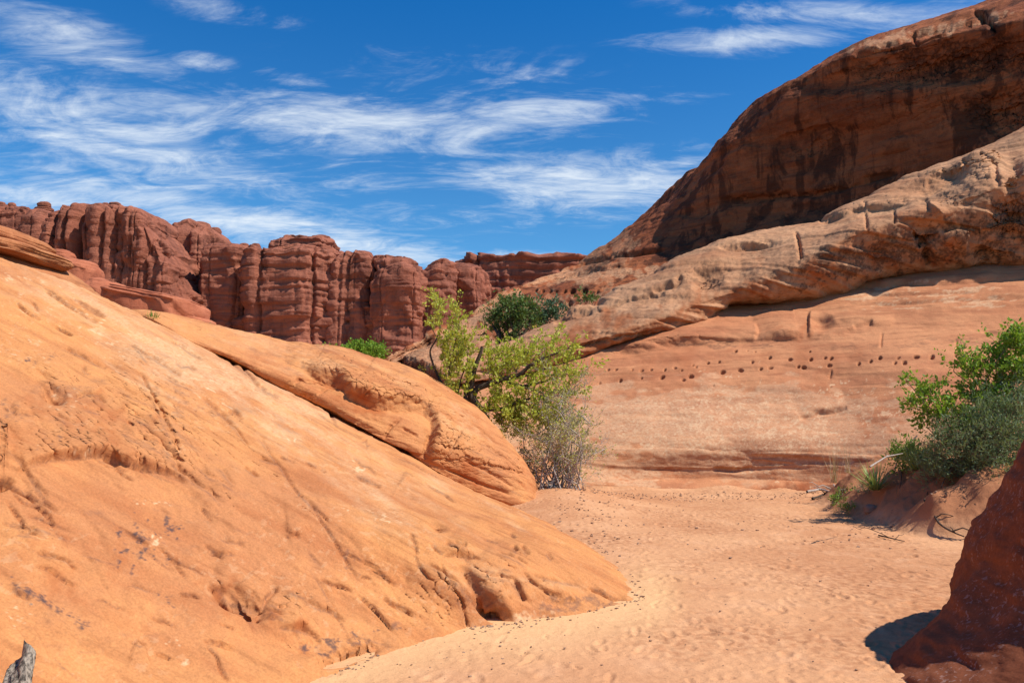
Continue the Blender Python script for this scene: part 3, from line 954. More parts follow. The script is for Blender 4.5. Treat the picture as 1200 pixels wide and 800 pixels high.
def build_wall():
    base = [(520, 600, 17.0), (600, 583, 17.6), (690, 573, 18.2), (760, 577, 18.2), (850, 579, 18.2), (930, 581, 18.0), (980, 581, 17.7), (1060, 592, 17.0), (1200, 604, 16.3), (1420, 625, 15.2)]

    def row(ys, dY):
        return [(b[0], y, b[2] + d) for b, y, d in zip(base, ys, dY)]
    u0 = [(b[0], b[1] + 26, b[2] + .1) for b in base]
    r1 = row([575, 560, 556, 560, 560, 563, 565, 570, 580, 600], [.3, .3, .3, .45, .6, .6, .5, .35, .3, .3])
    r2 = row([555, 540, 522, 525, 526, 530, 528, 530, 535, 545], [.8, .8, .8, .7, .65, .7, .8, .9, .9, 1])
    r3 = row([520, 505, 470, 470, 470, 470, 470, 470, 470, 470], [1.5, 1.6, 2.2, 2.1, 2.1, 2.1, 2.2, 2.3, 2.5, 2.7])
    r4 = row([495, 480, 432, 432, 428, 425, 422, 420, 415, 405], [2.1, 2.3, 3.5, 3.3, 3.3, 3.3, 3.4, 3.6, 3.9, 4.3])
    r5 = row([480, 462, 418, 412, 402, 396, 392, 388, 380, 365], [2.8, 3.2, 4.3, 4.4, 4.5, 4.6, 4.7, 5.1, 5.6, 6.2])
    r6 = row([470, 450, 410, 392, 366, 354, 346, 330, 308, 280], [3.8, 4.2, 5.0, 5.4, 6.2, 6.6, 6.8, 7.4, 8.2, 9])
    P = net([u0, base, r1, r2, r3, r4, r5, r6], None, 860)
    back = P[-1] + np.array([0, 3.0, .7])
    back2 = P[-1] + np.array([0, 5.0, -1.0])
    P = np.concatenate([P, back[None], back2[None]])
    V = fill_rows(P, [8, 30, 40, 60, 50, 60, 60, 18, 8])
    V = rel(V, [(.16, .22, (1, 1, 1)), (.05, .9, (1, 1, 1.8)), (.018, 3.2, (.7, .7, 2))], .05, 2.6, 70, (.03, 0))
    feats = HOLES_E + [
        ('ledge', [(686, 421), (740, 413), (790, 405), (850, 402), (885, 400)], .30, 30, 4, -1), ('crack', [(686, 421), (740, 413), (790, 405), (850, 402), (885, 400)], 3, .10),
        ('ledge', [(885, 400), (905, 398), (935, 397), (955, 392)], .28, 26, 3, -1), ('ledge', [(885, 378), (887, 390), (884, 402)], .16, 40, 2.5, 1),
        ('ledge', [(949, 364), (948, 380), (948, 398)], .22, 34, 2.5, -1), ('pit', 962, 380, 12, 9, .26), ('pit', 985, 385, 26, 5, .12, -10),
        ('ledge', [(955, 395), (990, 391), (1020, 383), (1050, 380)], .16, 24, 3, -1), ('crack', [(1000, 386), (1022, 381)], 2.5, .12),
        ('crack', [(905, 364), (930, 363)], 2.2, .10), ('crack', [(1150, 388), (1200, 392)], 1.6, .08),
        ('crack', [(1000, 338), (1060, 332), (1130, 330), (1200, 326)], 2.2, .10), ('crack', [(1010, 347), (1080, 344), (1150, 342)], 1.6, .08), ('crack', [(990, 360), (1050, 357), (1120, 352), (1200, 350)], 1.6, .07),
        ('ledge', [(1000, 333), (1080, 330), (1200, 322)], .10, 12, 3, -1),
        ('crack', [(936, 489), (955, 485), (975, 482), (992, 477)], 2.4, .12), ('ledge', [(936, 489), (955, 485), (975, 482), (992, 477)], .08, 30, 3, -1),
        ('pit', 880, 541, 70, 9, .14), ('pit', 770, 543, 60, 8, .06), ('ledge', [(700, 545), (800, 545), (880, 546), (960, 535)], .10, 30, 6, -1),
        ('crack', [(835, 549), (860, 552), (885, 548)], 2.4, .08),
        ('pit', 945, 574, 70, 5, .30), ('crack', [(870, 580), (920, 574), (985, 576), (1040, 584)], 4, .22), ('crack', [(700, 572), (780, 575), (850, 578)], 2.2, .08),
        ('crack', [(1034, 390), (1032, 408)], 1.2, .05), ('crack', [(975, 432), (972, 445)], 1.2, .05), ('crack', [(1120, 396), (1122, 412)], 1.2, .04),
    ]
    V = features(V, feats)
    px, py = proj(V)
    Mk = np.zeros(px.shape + (4,))
    Mk[..., 3] = 1
    for (cx, cy, rx, ry, an, am, ce, th, sd, st) in [(740, 510, 180, 56, 0, .55, 30, -.35, 30, (2, .8)), (860, 500, 240, 60, 0, .9, 4, .02, 31, (1.5, .9)), (900, 505, 240, 54, 0, .4, 34, -.4, 29, (2, .8)), (780, 485, 120, 24, 0, .7, 6, .0, 32, (2, .7)),
                                                     (930, 535, 190, 42, 0, .9, 4, .06, 33, (1.3, 1)), (700, 565, 120, 24, 0, .6, 14, -.2, 34, (2, .7)), (1030, 480, 130, 50, 0, .8, 5, .14, 35, (1.3, 1)),
                                                     (1080, 345, 160, 22, -3, .7, 8, .0, 36, (4, .6)), (905, 480, 260, 28, 0, .7, 4, .12, 37, (1.3, 1))]:
        mark_blob(Mk, 1, px, py, cx, cy, rx, ry, an, am, ce, th, sd, stretch=st)
    for (cx, cy, rx, ry, an, am, ce, th, sd) in [(840, 545, 120, 20, 0, .7, 16, -.05, 60), (950, 574, 120, 12, 0, .9, 14, -.3, 61), (870, 430, 260, 40, -3, .45, 40, -.2, 62), (930, 390, 90, 16, 0, .6, 16, -.1, 63)]:
        mark_blob(Mk, 2, px, py, cx, cy, rx, ry, an, am, ce, th, sd)
    mark_blob(Mk, 0, px, py, 850, 404, 90, 7, -2, .6, 9, -.05, 80, stretch=(3, .6))
    mark_blob(Mk, 0, px, py, 1050, 403, 160, 10, -2, .35, 9, .05, 81, stretch=(3, .6))
    o = grid_mesh('sandstone_wall', V, M['wall'], Mk)
    tag(o, 'sloping banded sandstone wall with rows of small holes behind the sandy wash', 'rock wall')
    return V


VE = build_wall()


def build_ledge():
    lip = [(520, 452, 21.6), (580, 442, 22.0), (624, 434, 22.3), (656, 428, 22.6), (681, 420, 22.8), (709, 409, 22.9), (736, 399, 23.1), (764, 394, 23.3), (805, 384, 23.8), (832, 376, 24.2), (849, 365, 24.5), (860, 359, 24.6),
           (887, 355, 24.6), (915, 354, 24.6), (960, 349, 24.7), (1000, 338, 24.8), (1020, 328, 24.9), (1062, 322, 24.9), (1100, 320, 24.8), (1150, 312, 24.6), (1200, 309, 24.4), (1420, 290, 23.5)]
    brow = [(520, 440, 21.6), (580, 430, 22.0), (640, 415, 22.3), (700, 398, 22.5), (760, 380, 22.8), (850, 345, 23.8), (900, 328, 23.8), (950, 308, 23.7), (1000, 278, 23.8), (1050, 262, 23.8), (1100, 243, 23.6), (1150, 228, 23.4), (1200, 208, 23.2), (1420, 150, 22.2)]
    shou = [(520, 428, 22.2), (580, 418, 23.0), (640, 398, 23.6), (700, 381, 24.0), (760, 350, 24.4), (850, 312, 25.2), (900, 297, 25.4), (950, 282, 25.4), (1000, 261, 25.6), (1050, 243, 25.8), (1100, 222, 25.8), (1150, 205, 25.8), (1200, 183, 25.8), (1420, 120, 25)]
    crest = [(520, 420, 23.5), (555, 412, 24.6), (584, 403, 25.2), (600, 396, 25.5), (633, 383, 26.0), (670, 368, 26.6), (700, 361, 26.9), (709, 348, 27.2), (736, 333, 27.5), (764, 318, 27.8), (791, 303, 28.0), (819, 295, 28.0), (846, 282, 28.2), (874, 274, 28.3),
             (915, 268, 28.3), (960, 260, 28.3), (982, 249, 28.4), (1012, 239, 28.5), (1040, 224, 28.6), (1065, 211, 28.7), (1100, 197, 28.8), (1137, 179, 29), (1175, 162, 29), (1200, 150, 29), (1420, 60, 29)]
    P = net([lip, brow, shou, crest], None, 760)
    deep = P[0] + np.array([0, 1.6, -.5])
    und = P[0] + np.array([0, .7, .02])
    b1 = P[-1] + np.array([0, 1.8, -.35])
    b2 = P[-1] + np.array([0, 4.5, -2.0])
    b3 = P[-1] + np.array([0, 6.0, -5])
    P = np.concatenate([deep[None], und[None], P, b1[None], b2[None], b3[None]])
    V = fill_rows(P, [6, 16, 110, 60, 60, 24, 12, 6])
    V = rel(V, [(.18, .3, (1, 1, 1)), (.06, 1.0, (1, 1, 1.3)), (.035, 3.4, (1, 1, 1.4)), (.018, 9, (1, 1, 1))], .13, 2.3, 110, (.16, 0))
    feats = [
        ('pit', 890, 288, 32, 4, .22, -4), ('crack', [(842, 290), (870, 291), (905, 287)], 3, .2),
        ('crack', [(932, 271), (936, 290), (939, 303)], 1.8, .22), ('ledge', [(932, 271), (936, 290), (939, 303)], .10, 40, 2, 1),
        ('crack', [(1014, 250), (1016, 262), (1018, 275)], 1.6, .12), ('crack', [(1046, 246), (1050, 262)], 1.6, .12),
        ('crack', [(960, 261), (990, 254), (1014, 247), (1015, 240)], 2.6, .22), ('ledge', [(957, 263), (985, 258), (1014, 250), (1050, 242), (1084, 230)], .25, 30, 3, -1),
        ('ledge', [(1084, 228), (1093, 246), (1102, 260)], .3, 50, 3, -1),
        ('ledge', [(1086, 226), (1087, 214), (1110, 208), (1132, 202)], .3, 20, 3, -1),
        ('pit', 1110, 232, 28, 12, .45, -6), ('pit', 1150, 198, 26, 15, -.65, -6),
        ('pit', 1187, 205, 12, 18, .3), ('crack', [(1128, 200), (1150, 195), (1168, 202), (1170, 220)], 3, .18),
        ('pit', 1085, 275, 16, 10, .4, 30), ('crack', [(1076, 270), (1085, 290), (1092, 316)], 5, .35), ('ledge', [(1088, 284), (1110, 274), (1130, 270), (1135, 300)], .35, 40, 4, 1),
        ('pit', 1160, 300, 20, 12, .4), ('pit', 1030, 300, 14, 16, .2), ('pit', 1190, 260, 24, 30, .5),
        ('pit', 828, 330, 16, 10, .3), ('ledge', [(780, 340), (800, 328), (830, 318), (870, 314)], .16, 24, 4, -1), ('crack', [(765, 340), (790, 336), (800, 326)], 3, .2),
        ('crack', [(700, 366), (740, 350), (780, 346)], 2.4, .14), ('ledge', [(770, 352), (800, 348), (826, 347)], .12, 16, 3, -1),
        ('ledge', [(640, 405), (700, 392), (760, 378), (800, 372)], .10, 24, 4, -1), ('crack', [(640, 412), (700, 400), (780, 386)], 2, .10),
        ('ledge', [(655, 372), (672, 364), (696, 360)], .30, 16, 3, -1), ('crack', [(650, 378), (670, 371), (694, 366)], 3, .2),
    ]
    feats = [tuple(v * .9 if i == {'pit': 5, 'crack': 3, 'ledge': 2}[f[0]] else v for i, v in enumerate(f)) for f in feats]
    V = features(V, feats)
    px, py = proj(V)
    Mk = np.zeros(px.shape + (4,))
    Mk[..., 3] = 1
    for (cx, cy, rx, ry, an, am, ce, th, sd) in [(1000, 305, 100, 32, -10, .85, 9, -.15, 12), (1110, 285, 120, 44, -8, .85, 11, -.15, 13), (1185, 270, 50, 50, 0, .9, 14, -.25, 18), (930, 320, 80, 22, -10, .6, 6, .1, 14), (790, 340, 60, 30, -20, .45, 6, .1, 15), (860, 320, 60, 30, 0, .5, 5, .15, 16)]:
        mark_blob(Mk, 0, px, py, cx, cy, rx, ry, an, am, ce, th, sd)
    for (cx, cy, rx, ry, an, am, ce, th, sd) in [(700, 398, 140, 34, -14, .9, 20, -.4, 60), (1040, 300, 160, 40, -8, .9, 24, -.3, 61), (850, 352, 110, 20, -20, .9, 20, -.4, 62), (600, 415, 60, 18, -10, .6, 16, -.1, 63)]:
        mark_blob(Mk, 2, px, py, cx, cy, rx, ry, an, am, ce, th, sd)
    o = grid_mesh('sandstone_ledge', V, M['ledge'], Mk)
    tag(o, 'rough grey brown sandstone ledge overhanging the holed wall below', 'rock ledge')
    return V


VD = build_ledge()


def build_dome():
    r0 = [(400, 470, 35), (500, 460, 35), (560, 452, 35), (700, 430, 35), (850, 410, 33), (1000, 390, 31.5), (1480, 320, 29)]
    r1 = [(425, 444, 36.5), (520, 420, 38), (600, 392, 40), (680, 360, 42), (760, 325, 43.5), (900, 300, 40), (1050, 280, 36.5), (1480, 190, 30)]
    r2 = [(438, 434, 37.2), (530, 398, 41), (605, 362, 44), (670, 332, 46), (742, 305, 46.5), (850, 264, 45), (1000, 222, 40.5), (1150, 180, 36), (1480, 80, 30)]
    r3 = [(444, 430, 37.6), (540, 386, 43.5), (610, 347, 46.8), (672, 320, 50), (752, 266, 51.5), (860, 172, 45.2), (1000, 118, 40.4), (1150, 100, 35.8), (1480, 0, 29.6)]
    r4 = [(446, 428, 37.8), (543, 380, 44.6), (612, 339, 48.2), (672, 313, 53), (764, 246, 54.5), (800, 214, 51.5), (868, 143, 45.8), (950, 88, 42.2), (1000, 68, 40.0), (1036, 60, 38.8), (1090, 51, 37.2), (1121, 42, 36.4), (1200, 28, 34.2), (1480, -40, 29)]
    r5 = [(449, 426, 38), (462, 417, 39), (480, 406, 40.5), (507, 392, 42.5), (548, 377, 45.5), (566, 361, 46.6), (586, 345, 48), (620, 331, 50), (654, 320, 53), (672, 309, 55), (700, 289, 56.5), (720, 275, 57), (752, 251, 57), (775, 230, 56), (800, 205, 54), (834, 179, 51), (844, 165, 50.4),
          (871, 137, 49.6), (881, 130, 49.4), (915, 106, 48.6), (948, 86, 48), (1002, 59, 47), (1070, 35, 46), (1138, 15, 45), (1165, 2, 44.5), (1250, -40, 43), (1480, -120, 40)]
    P = net([r0, r1, r2, r3, r4, r5], None, 760)
    b1 = P[-1] + np.array([0, 3.5, -.6])
    b2 = P[-1] + np.array([0, 14, -6])
    b3 = P[-1] + np.array([0, 24, -26])
    P = np.concatenate([P, b1[None], b2[None], b3[None]])
    V = fill_rows(P, [20, 60, 110, 90, 50, 16, 12, 8])
    V = rel(V, [(.5, .10, (1, 1, 1)), (.20, .35, (1, 1, 1.6)), (.08, 1.1, (1, 1, 1.5)), (.035, 3.3, (1, 1, 1.3))], .20, .55, 150, (0, 0))
    feats = [('ledge', [(900, 116), (950, 110), (1050, 103), (1120, 98), (1220, 82)], .5, 50, 6, 1), ('pit', 1120, 75, 140, 24, .7, -6),
             ('crack', [(840, 236), (900, 231), (960, 226), (1060, 200)], 4, .35), 
             ('pit', 1170, 130, 50, 30, .8), ('pit', 960, 170, 60, 26, .5), 
             ('crack', [(1140, 12), (1158, 24), (1164, 40)], 2.5, .5), ('crack', [(1070, 38), (1075, 52)], 2, .3), ('crack', [(1000, 66), (1060, 52), (1120, 34), (1180, 18)], 2.4, .4), ('crack', [(1030, 54), (1100, 34), (1160, 20)], 2, .3),
             ('crack', [(670, 312), (720, 300), (780, 292)], 2.4, .3), ('crack', [(640, 330), (700, 316), (745, 310)], 2.2, .2),
             ('crack', [(545, 384), (600, 376), (640, 372)], 2, .2), ('pit', 478, 432, 26, 5, .7, 12), ('pit', 490, 440, 24, 6, .9, 20), ('crack', [(462, 424), (485, 410), (505, 402)], 3, .3), ('ledge', [(455, 436), (480, 430), (510, 438), (530, 446)], .5, 20, 3, -1),
             ]
    for (x, y, s) in [(636, 341, 2.2), (645, 341, 2.4), (652, 341, 2), (662, 341, 2.6), (671, 341, 3.8), (685, 341, 4), (628, 340, 2), (700, 342, 2.4), (684, 348, 2.6), (618, 355, 3), (648, 353, 3.2), (656, 355, 3.4), (667, 355, 4), (640, 352, 2.6), (626, 357, 3), (708, 352, 2.4), (725, 336, 2)]:
        feats.append(('hole', x, y, s, s * .9, .10 * s))
    V = features(V, feats)
    px, py = proj(V)
    Mk = np.zeros(px.shape + (4,))
    Mk[..., 3] = 1
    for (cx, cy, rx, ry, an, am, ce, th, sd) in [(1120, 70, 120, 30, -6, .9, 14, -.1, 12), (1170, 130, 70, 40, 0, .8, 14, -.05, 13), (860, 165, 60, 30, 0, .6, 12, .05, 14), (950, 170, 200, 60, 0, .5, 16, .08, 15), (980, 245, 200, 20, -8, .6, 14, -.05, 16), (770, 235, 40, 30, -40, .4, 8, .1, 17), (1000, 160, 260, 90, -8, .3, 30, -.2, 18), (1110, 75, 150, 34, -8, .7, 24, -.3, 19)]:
        mark_blob(Mk, 0, px, py, cx, cy, rx, ry, an, am, ce, th, sd)  # shade of the wall painted into its colour, mixed with real patina
    for (cx, cy, rx, ry, an, am, ce, th, sd) in [(690, 322, 120, 9, -4, .9, 20, -.3, 60), (690, 305, 80, 34, -30, .5, 12, -.2, 66), (560, 395, 110, 40, -20, .9, 16, -.25, 61), (1080, 40, 140, 10, -12, .8, 14, -.2, 62), (480, 415, 50, 16, -20, .9, 12, -.2, 63), (660, 365, 100, 26, -10, .6, 14, -.2, 64)]:
        mark_blob(Mk, 1, px, py, cx, cy, rx, ry, an, am, ce, th, sd)  # sunlit flank and cap painted paler than the wall
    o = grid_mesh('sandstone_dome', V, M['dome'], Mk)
    tag(o, 'massive sandstone dome with a dark shaded wall rising at upper right', 'rock dome')
    return V


VC = build_dome()


# ------------------------------------------------------------------ foreground boulder in shade
def build_boulder():
    n, m = 220, 420
    th = np.linspace(0, 2 * math.pi, m, endpoint=False)
    v = np.linspace(0, 1, n)
    T, Vv = np.meshgrid(th, v)
    c = np.array([5.2, 5.0])
    # profile: radius against height
    hz = np.array([-.5, 0, .12, .28, .58, .85, 1.18, 1.40, 1.8, 2.1, 2.24])
    rr = np.array([2.5, 2.33, 2.28, 2.22, 2.12, 1.97, 1.80, 1.66, 1.25, .70, .0])
    s = np.linspace(0, 1, len(hz))
    Z = pchip(s, hz, Vv.ravel()).reshape(T.shape)
    Rr = pchip(s, rr, Vv.ravel()).reshape(T.shape)
    Rr = Rr + .74 * np.exp(-((T - 3.4) / .6) ** 2) * (1 - sstep(Z, -.2, .50))
    X = c[0] + Rr * np.cos(T)
    Y = c[1] + Rr * np.sin(T) * 1.0
    V = np.stack([X, Y, Z], -1)
    out = np.stack([np.cos(T), np.sin(T), .4 + 0 * T], -1)
    D = .13 * fbm(V, .8, 3, 170) + .05 * fbm(V, 2.6, 4, 175, stretch=(1, 1, 1.6)) + .02 * fbm(V, 8, 4, 178)
    lay = gnoise(np.stack([X * .4, Y * .4, Z * 5 + X * .8], -1), 179)
    D = (D + .007 * sstep(lay, -.05, .1)) * sstep(Rr, 0, .4)
    V = V + out * D[..., None]
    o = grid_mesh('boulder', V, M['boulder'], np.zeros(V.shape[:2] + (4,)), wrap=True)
    tag(o, 'dark red shaded boulder standing in the lower right corner', 'boulder')


build_boulder()


# ------------------------------------------------------------------ loose blocks
def blob_rock(name, cx, cy, Y, wpx, hpx, mat, seed, depth=None, flat=3.0, parent=None, label=None, cat='rock', n=70, m=110, sink=0.0, rough=.12, rotz=0.0, group=None, tilt=0.0):
    """rounded block: picture centre, distance, picture size"""
    c = unproj(cx, cy, Y)
    sx = wpx / F_PX * Y / 2
    sz = hpx / F_PX * Y / 2
    sy = depth or (sx * .8)
    th = np.linspace(0, 2 * math.pi, m, endpoint=False)
    ph = np.linspace(-math.pi / 2, math.pi / 2, n)
    T, Ph = np.meshgrid(th, ph)
    pw = lambda a, e: np.sign(a) * np.abs(a) ** e
    e = 2.0 / flat
    X = pw(np.cos(Ph), e) * pw(np.cos(T), e)
    Yy = pw(np.cos(Ph), e) * pw(np.sin(T), e)
    Z = pw(np.sin(Ph), e)
    V = np.stack([X, Yy, Z], -1)
    dn = V / np.maximum(np.linalg.norm(V, axis=-1, keepdims=True), 1e-6)
    D = rough * (fbm(V + seed * 3.7, 1.3, 4, seed) + .35 * sstep(gnoise(np.stack([X * .5, Yy * .5, Z * 5 + seed], -1), seed + 9), -.05, .1))
    V = V + dn * D[..., None]
    V = V * np.array([sx, sy, sz])
    if tilt:
        a = R(tilt)
        V = np.stack([V[..., 0] * math.cos(a) - V[..., 2] * math.sin(a), V[..., 1], V[..., 0] * math.sin(a) + V[..., 2] * math.cos(a)], -1)
    if name in ('fallen_block', 'cliff_bench') and hpx > 21:   # stand it on the valley floor
        low = V[..., 2] < 0
        gz_ = ground_z(c[0], c[1])
        V[..., 2] = np.where(low, V[..., 2] * max(1.0, (c[2] - gz_ + .6) / sz), V[..., 2])
    V = V + c + np.array([0, 0, -sink])
    o = grid_mesh(name, V, mat, np.zeros(V.shape[:2] + (4,)), wrap=True, parent=parent)
    if label:
        tag(o, label, cat, group)
    return o


M['crag'] = rock_mat('crag_rock', (.46, .20, .085), (.40, .15, .062), (.29, .095, .042), strata=3, fine=4, big=.5, bump=.7, strata_amt=.55, bdist=.05)
blob_rock('crag_block', 5, 281, 15.5, 62, 24, M['crag'], 5, 1.2, 3.2, label='upper orange crag block on the slope crest at the far left', cat='rock', tilt=-10)
blob_rock('crag_slab', 14, 296, 15.2, 88, 20, M['crag'], 9, 1.3, 3.4, label='flat orange crag slab jutting from the slope crest below another block', cat='rock', tilt=-8)
blob_rock('crag_mound', 40, 330, 15.8, 100, 48, M['crag'], 12, 2.0, 2.4, label='smooth orange mound behind the slope crest under the crag slab', cat='rock', tilt=-32)
M['redrock'] = rock_mat('red_block_rock', (.45, .155, .080), (.38, .115, .058), (.27, .08, .042), strata=1.4, fine=2, big=.25, bump=.7, strata_amt=.55, bdist=.12)
blob_rock('fallen_block', 93, 319, 62, 42, 30, M['redrock'], 21, 2.0, 2.6, label='rounded red block at the foot of the far cliff, leftmost of its row', cat='rock', tilt=-12)
blob_rock('fallen_block', 74, 303, 66, 22, 20, M['redrock'], 23, 1.2, 2.6, label='small red boulder perched above the rounded red block under the cliff', cat='rock')
blob_rock('fallen_block', 125, 346, 60, 42, 34, M['redrock'], 22, 2.2, 2.8, label='red block between the rounded block and the long layered ledge', cat='rock', tilt=-14)
blob_rock('cliff_bench', 184, 358, 62, 100, 26, M['redrock'], 25, 4, 4.0, label='long layered red bench below the left cliff', cat='rock ledge', n=90, m=200, rough=.16, tilt=-10)
blob_rock('cliff_bench', 190, 376, 63, 110, 24, M['redrock'], 27, 4, 4.0, label='lower red bench just behind the slope crest', cat='rock ledge', n=90, m=200, rough=.16, tilt=-8)


# ------------------------------------------------------------------ far cliff buttresses
def buttress(label, px0, px1, top, Y, depth, seed, zb=0.0, sq=4.6, flute=.55, ledge=.22, taper=.08, round_=.16, caps=(), lean=0.0, nt=300, nv=190, name='cliff_buttress', cat='cliff', group='buttresses of the far cliff', cracks=(), cut=None):
    top = np.array(top, float)
    cxp = (px0 + px1) / 2
    hw = (px1 - px0) / 2 / F_PX * Y
    cX = (cxp - 600) / F_PX * Y
    th = np.linspace(0, 2 * math.pi, nt, endpoint=False)
    th = th + .45 * np.sin(2 * th + 0) * 0
    vv = np.concatenate([np.linspace(0, .93, nv - 40), .93 + .07 * np.sin(np.linspace(0, math.pi / 2, 41)[1:])])
    T, Vv = np.meshgrid(th, vv)
    e = 2.0 / sq
    pw = lambda a: np.sign(a) * np.abs(a) ** e
    ztmax = EYE[2] + (HORIZON - top[:, 1].min()) / F_PX * Y
    v0 = 1 - round_
    rr = np.where(Vv > v0, np.clip(1 - ((Vv - v0) / (1 - v0 + 1e-9)) ** 2.6, 0, 1) ** .42, 1 + taper * (v0 - Vv))
    X = cX + hw * pw(np.cos(T)) * rr + lean * hw * (Vv - .5)
    Yy = Y + depth * pw(np.sin(T)) * rr
    pxx = 600 + F_PX * X / Y
    py_top = np.interp(pxx, top[:, 0], top[:, 1])
    zt = EYE[2] + (HORIZON - py_top) / F_PX * Y
    Z = zb + Vv * (zt - zb)
    V = np.stack([X, Yy, Z], -1)
    out = np.stack([np.cos(T), np.sin(T) * 1.0, .35 * (Vv > v0)], -1)
    k = sstep(1 - Vv, 0, .03)
    Q = np.stack([X, Yy, Z * .13], -1)
    bl = gnoise(np.stack([X * .17, Yy * .17, Z * .10], -1), seed + 21)
    fl = fbm(Q, .16, 3, seed) * 1.2 + .9 * (sstep(bl, -.1, -.02) + sstep(bl, .12, .2)) - .9 * np.exp(-(gnoise(Q * .20 + 5, seed + 11) / .07) ** 2) * sstep(gnoise(V * .06, seed + 13), -.25, .1)
    zz = Z + .8 * gnoise(V * .08, seed + 2)
    lay = gnoise(np.stack([X * .03, Yy * .03, zz * .55], -1), seed + 4) + .5 * gnoise(np.stack([X * .06, Yy * .06, zz * 1.4], -1), seed + 5)
    lump = .7 * fbm(V, .22, 4, seed + 7)
    bed = np.exp(-(gnoise(np.stack([X * .02, Yy * .02, zz * .33], -1), seed + 15) / .035) ** 2) + .6 * np.exp(-(gnoise(np.stack([X * .05, Yy * .05, zz * .8], -1), seed + 16) / .05) ** 2)
    lump = lump - .35 * bed
    D = flute * fl + ledge * (sstep(lay, -.12, .1) - .5) + .7 * lump + .25 * fbm(V, .8, 3, seed + 8)
    jr = np.random.default_rng(seed)
    joints = [(px0 + (px1 - px0) * f_ + jr.normal(0, 1.5), .6, jr.uniform(.1, .5)) for f_ in np.arange(.06, 1, 15.0 / max(px1 - px0, 20))]
    for (cxk, wk, dk) in list(cracks) + joints:
        D = D - dk * np.exp(-((pxx + 2.5 * gnoise(np.stack([Z * .18, 0 * Z, 0 * Z + cxk], -1), 3) - cxk) / wk) ** 2) * (np.sin(T) < .2)
    V = V + out * (D * k)[..., None]
    V[..., 2] += .5 * lump * (Vv > v0)
    o = grid_mesh(name, V, M['cliff'], np.zeros(V.shape[:2] + (4,)), wrap=True)
    tag(o, label, cat, group)
    for i, (cx, cy, w, h) in enumerate(caps):
        blob_rock('capstone', cx, cy, Y, w, h, M['cliff'], seed + 40 + i, None, 2.6, parent=o, n=30, m=44)
    return o


B = buttress
B('recessed dark buttress at the far left of the cliff with small knobs on top', -70, 62, [(-70, 250), (0, 247), (20, 246), (40, 247), (62, 246)], 172, 12, 300, caps=[(6, 244, 14, 9), (14, 241, 9, 7), (2, 239, 8, 5)], round_=.07)
B('narrow cliff buttress carrying a single rounded knob', 36, 66, [(36, 249), (50, 245), (66, 248)], 166, 8, 310, caps=[(52, 241, 15, 9), (52, 246, 20, 7)], round_=.1)
B('cliff buttress with a sloping peaked top left of the knobbed summit', 60, 99, [(60, 250), (72, 246), (82, 241), (92, 245), (99, 250)], 158, 8, 320, cracks=[(76, 2.5, 2.0)], round_=.14, taper=.02)
B('tall fluted cliff buttress topped by three small capstones', 92, 134, [(92, 256), (99, 248), (112, 243), (125, 243), (134, 246)], 152, 10, 330, caps=[(116, 241, 11, 6), (124, 240, 8, 5)], cracks=[(118, 3, 3.0), (104, 2, 1.5)], round_=.06, taper=.03)
B('upright cliff column with a stacked capstone beside the fluted buttress', 122, 152, [(122, 246), (136, 244), (152, 252)], 149, 9, 340, caps=[(135, 240, 13, 6), (135, 246, 16, 9)], cracks=[(141, 2, 1.6)], round_=.06, taper=.04)
B('squared cliff column just right of the stacked capstone', 144, 172, [(144, 250), (150, 246), (166, 246), (172, 250)], 151, 10, 350, round_=.05, cracks=[(158, 1, .8)])
B('broad cracked cliff column under a thin dark caprock', 166, 192, [(166, 252), (174, 250), (184, 254), (192, 262)], 151, 11, 352, round_=.05, cracks=[(178, 1.2, 1.2)])
B('stepped cliff column on the falling right shoulder of the left cliff', 184, 206, [(184, 266), (194, 277), (206, 294)], 151, 11, 354, round_=.06, flute=1.0)
B('lower stepped cliff column near the right end of the left cliff', 197, 219, [(197, 292), (206, 302), (219, 322)], 150, 10, 356, round_=.07, flute=1.0)
B('last and lowest cliff column ending the left cliff above the benches', 207, 231, [(207, 318), (218, 328), (226, 342), (231, 352)], 149, 9, 358, round_=.08, flute=1.0)
B('low cliff shoulder in the gap right of the left cliff', 196, 222, [(196, 276), (222, 279)], 190, 10, 360, round_=.1)
B('peaked cliff tower with a split rounded summit', 202, 268, [(202, 320), (209, 296), (216, 277), (222, 268), (234, 261), (242, 266), (252, 270), (262, 284), (268, 296)], 168, 12, 370, cracks=[(241, 2, 1.6), (262, 3, 1.5)], round_=.1, taper=.03, caps=[(235, 266, 22, 12), (251, 272, 16, 11)])
B('cliff tower crowned by three square blocks', 250, 308, [(250, 300), (262, 294), (275, 293), (300, 293), (308, 297)], 160, 13, 380, caps=[(271, 291, 13, 10), (286, 290, 13, 10), (300, 291, 11, 12)], cracks=[(256, 3, 2)], round_=.08, taper=.03)
B('low wall filling the gap between two cliff towers', 300, 336, [(300, 301), (318, 299), (336, 300)], 176, 9, 390, round_=.08)
WIDE = B('widest cliff buttress with a broad layered cap', 308, 407, [(308, 310), (316, 302), (330, 300), (385, 301), (398, 304), (407, 312)], 160, 17, 400, cracks=[(331, 2.5, 1.2), (354, 3, 1.6), (389, 2, 1)], round_=.07, taper=.01, ledge=.5, caps=[])
cap = B('x', 325, 398, [(325, 292), (329, 285), (340, 282), (362, 281), (384, 283), (392, 290), (398, 300)], 162, 12, 405, zb=26, round_=.25, taper=.1, ledge=.7, flute=.5, name='layered_cap')
for _k in ('label', 'category', 'group'):
    del cap[_k]
cap.parent = WIDE
B('domed cliff column split by a pale vertical crack', 394, 449, [(394, 318), (402, 306), (414, 301), (430, 299), (440, 302), (449, 310)], 158, 13, 410, cracks=[(421, 1.6, 1.6), (396, 3, 2)], round_=.10, taper=.0)
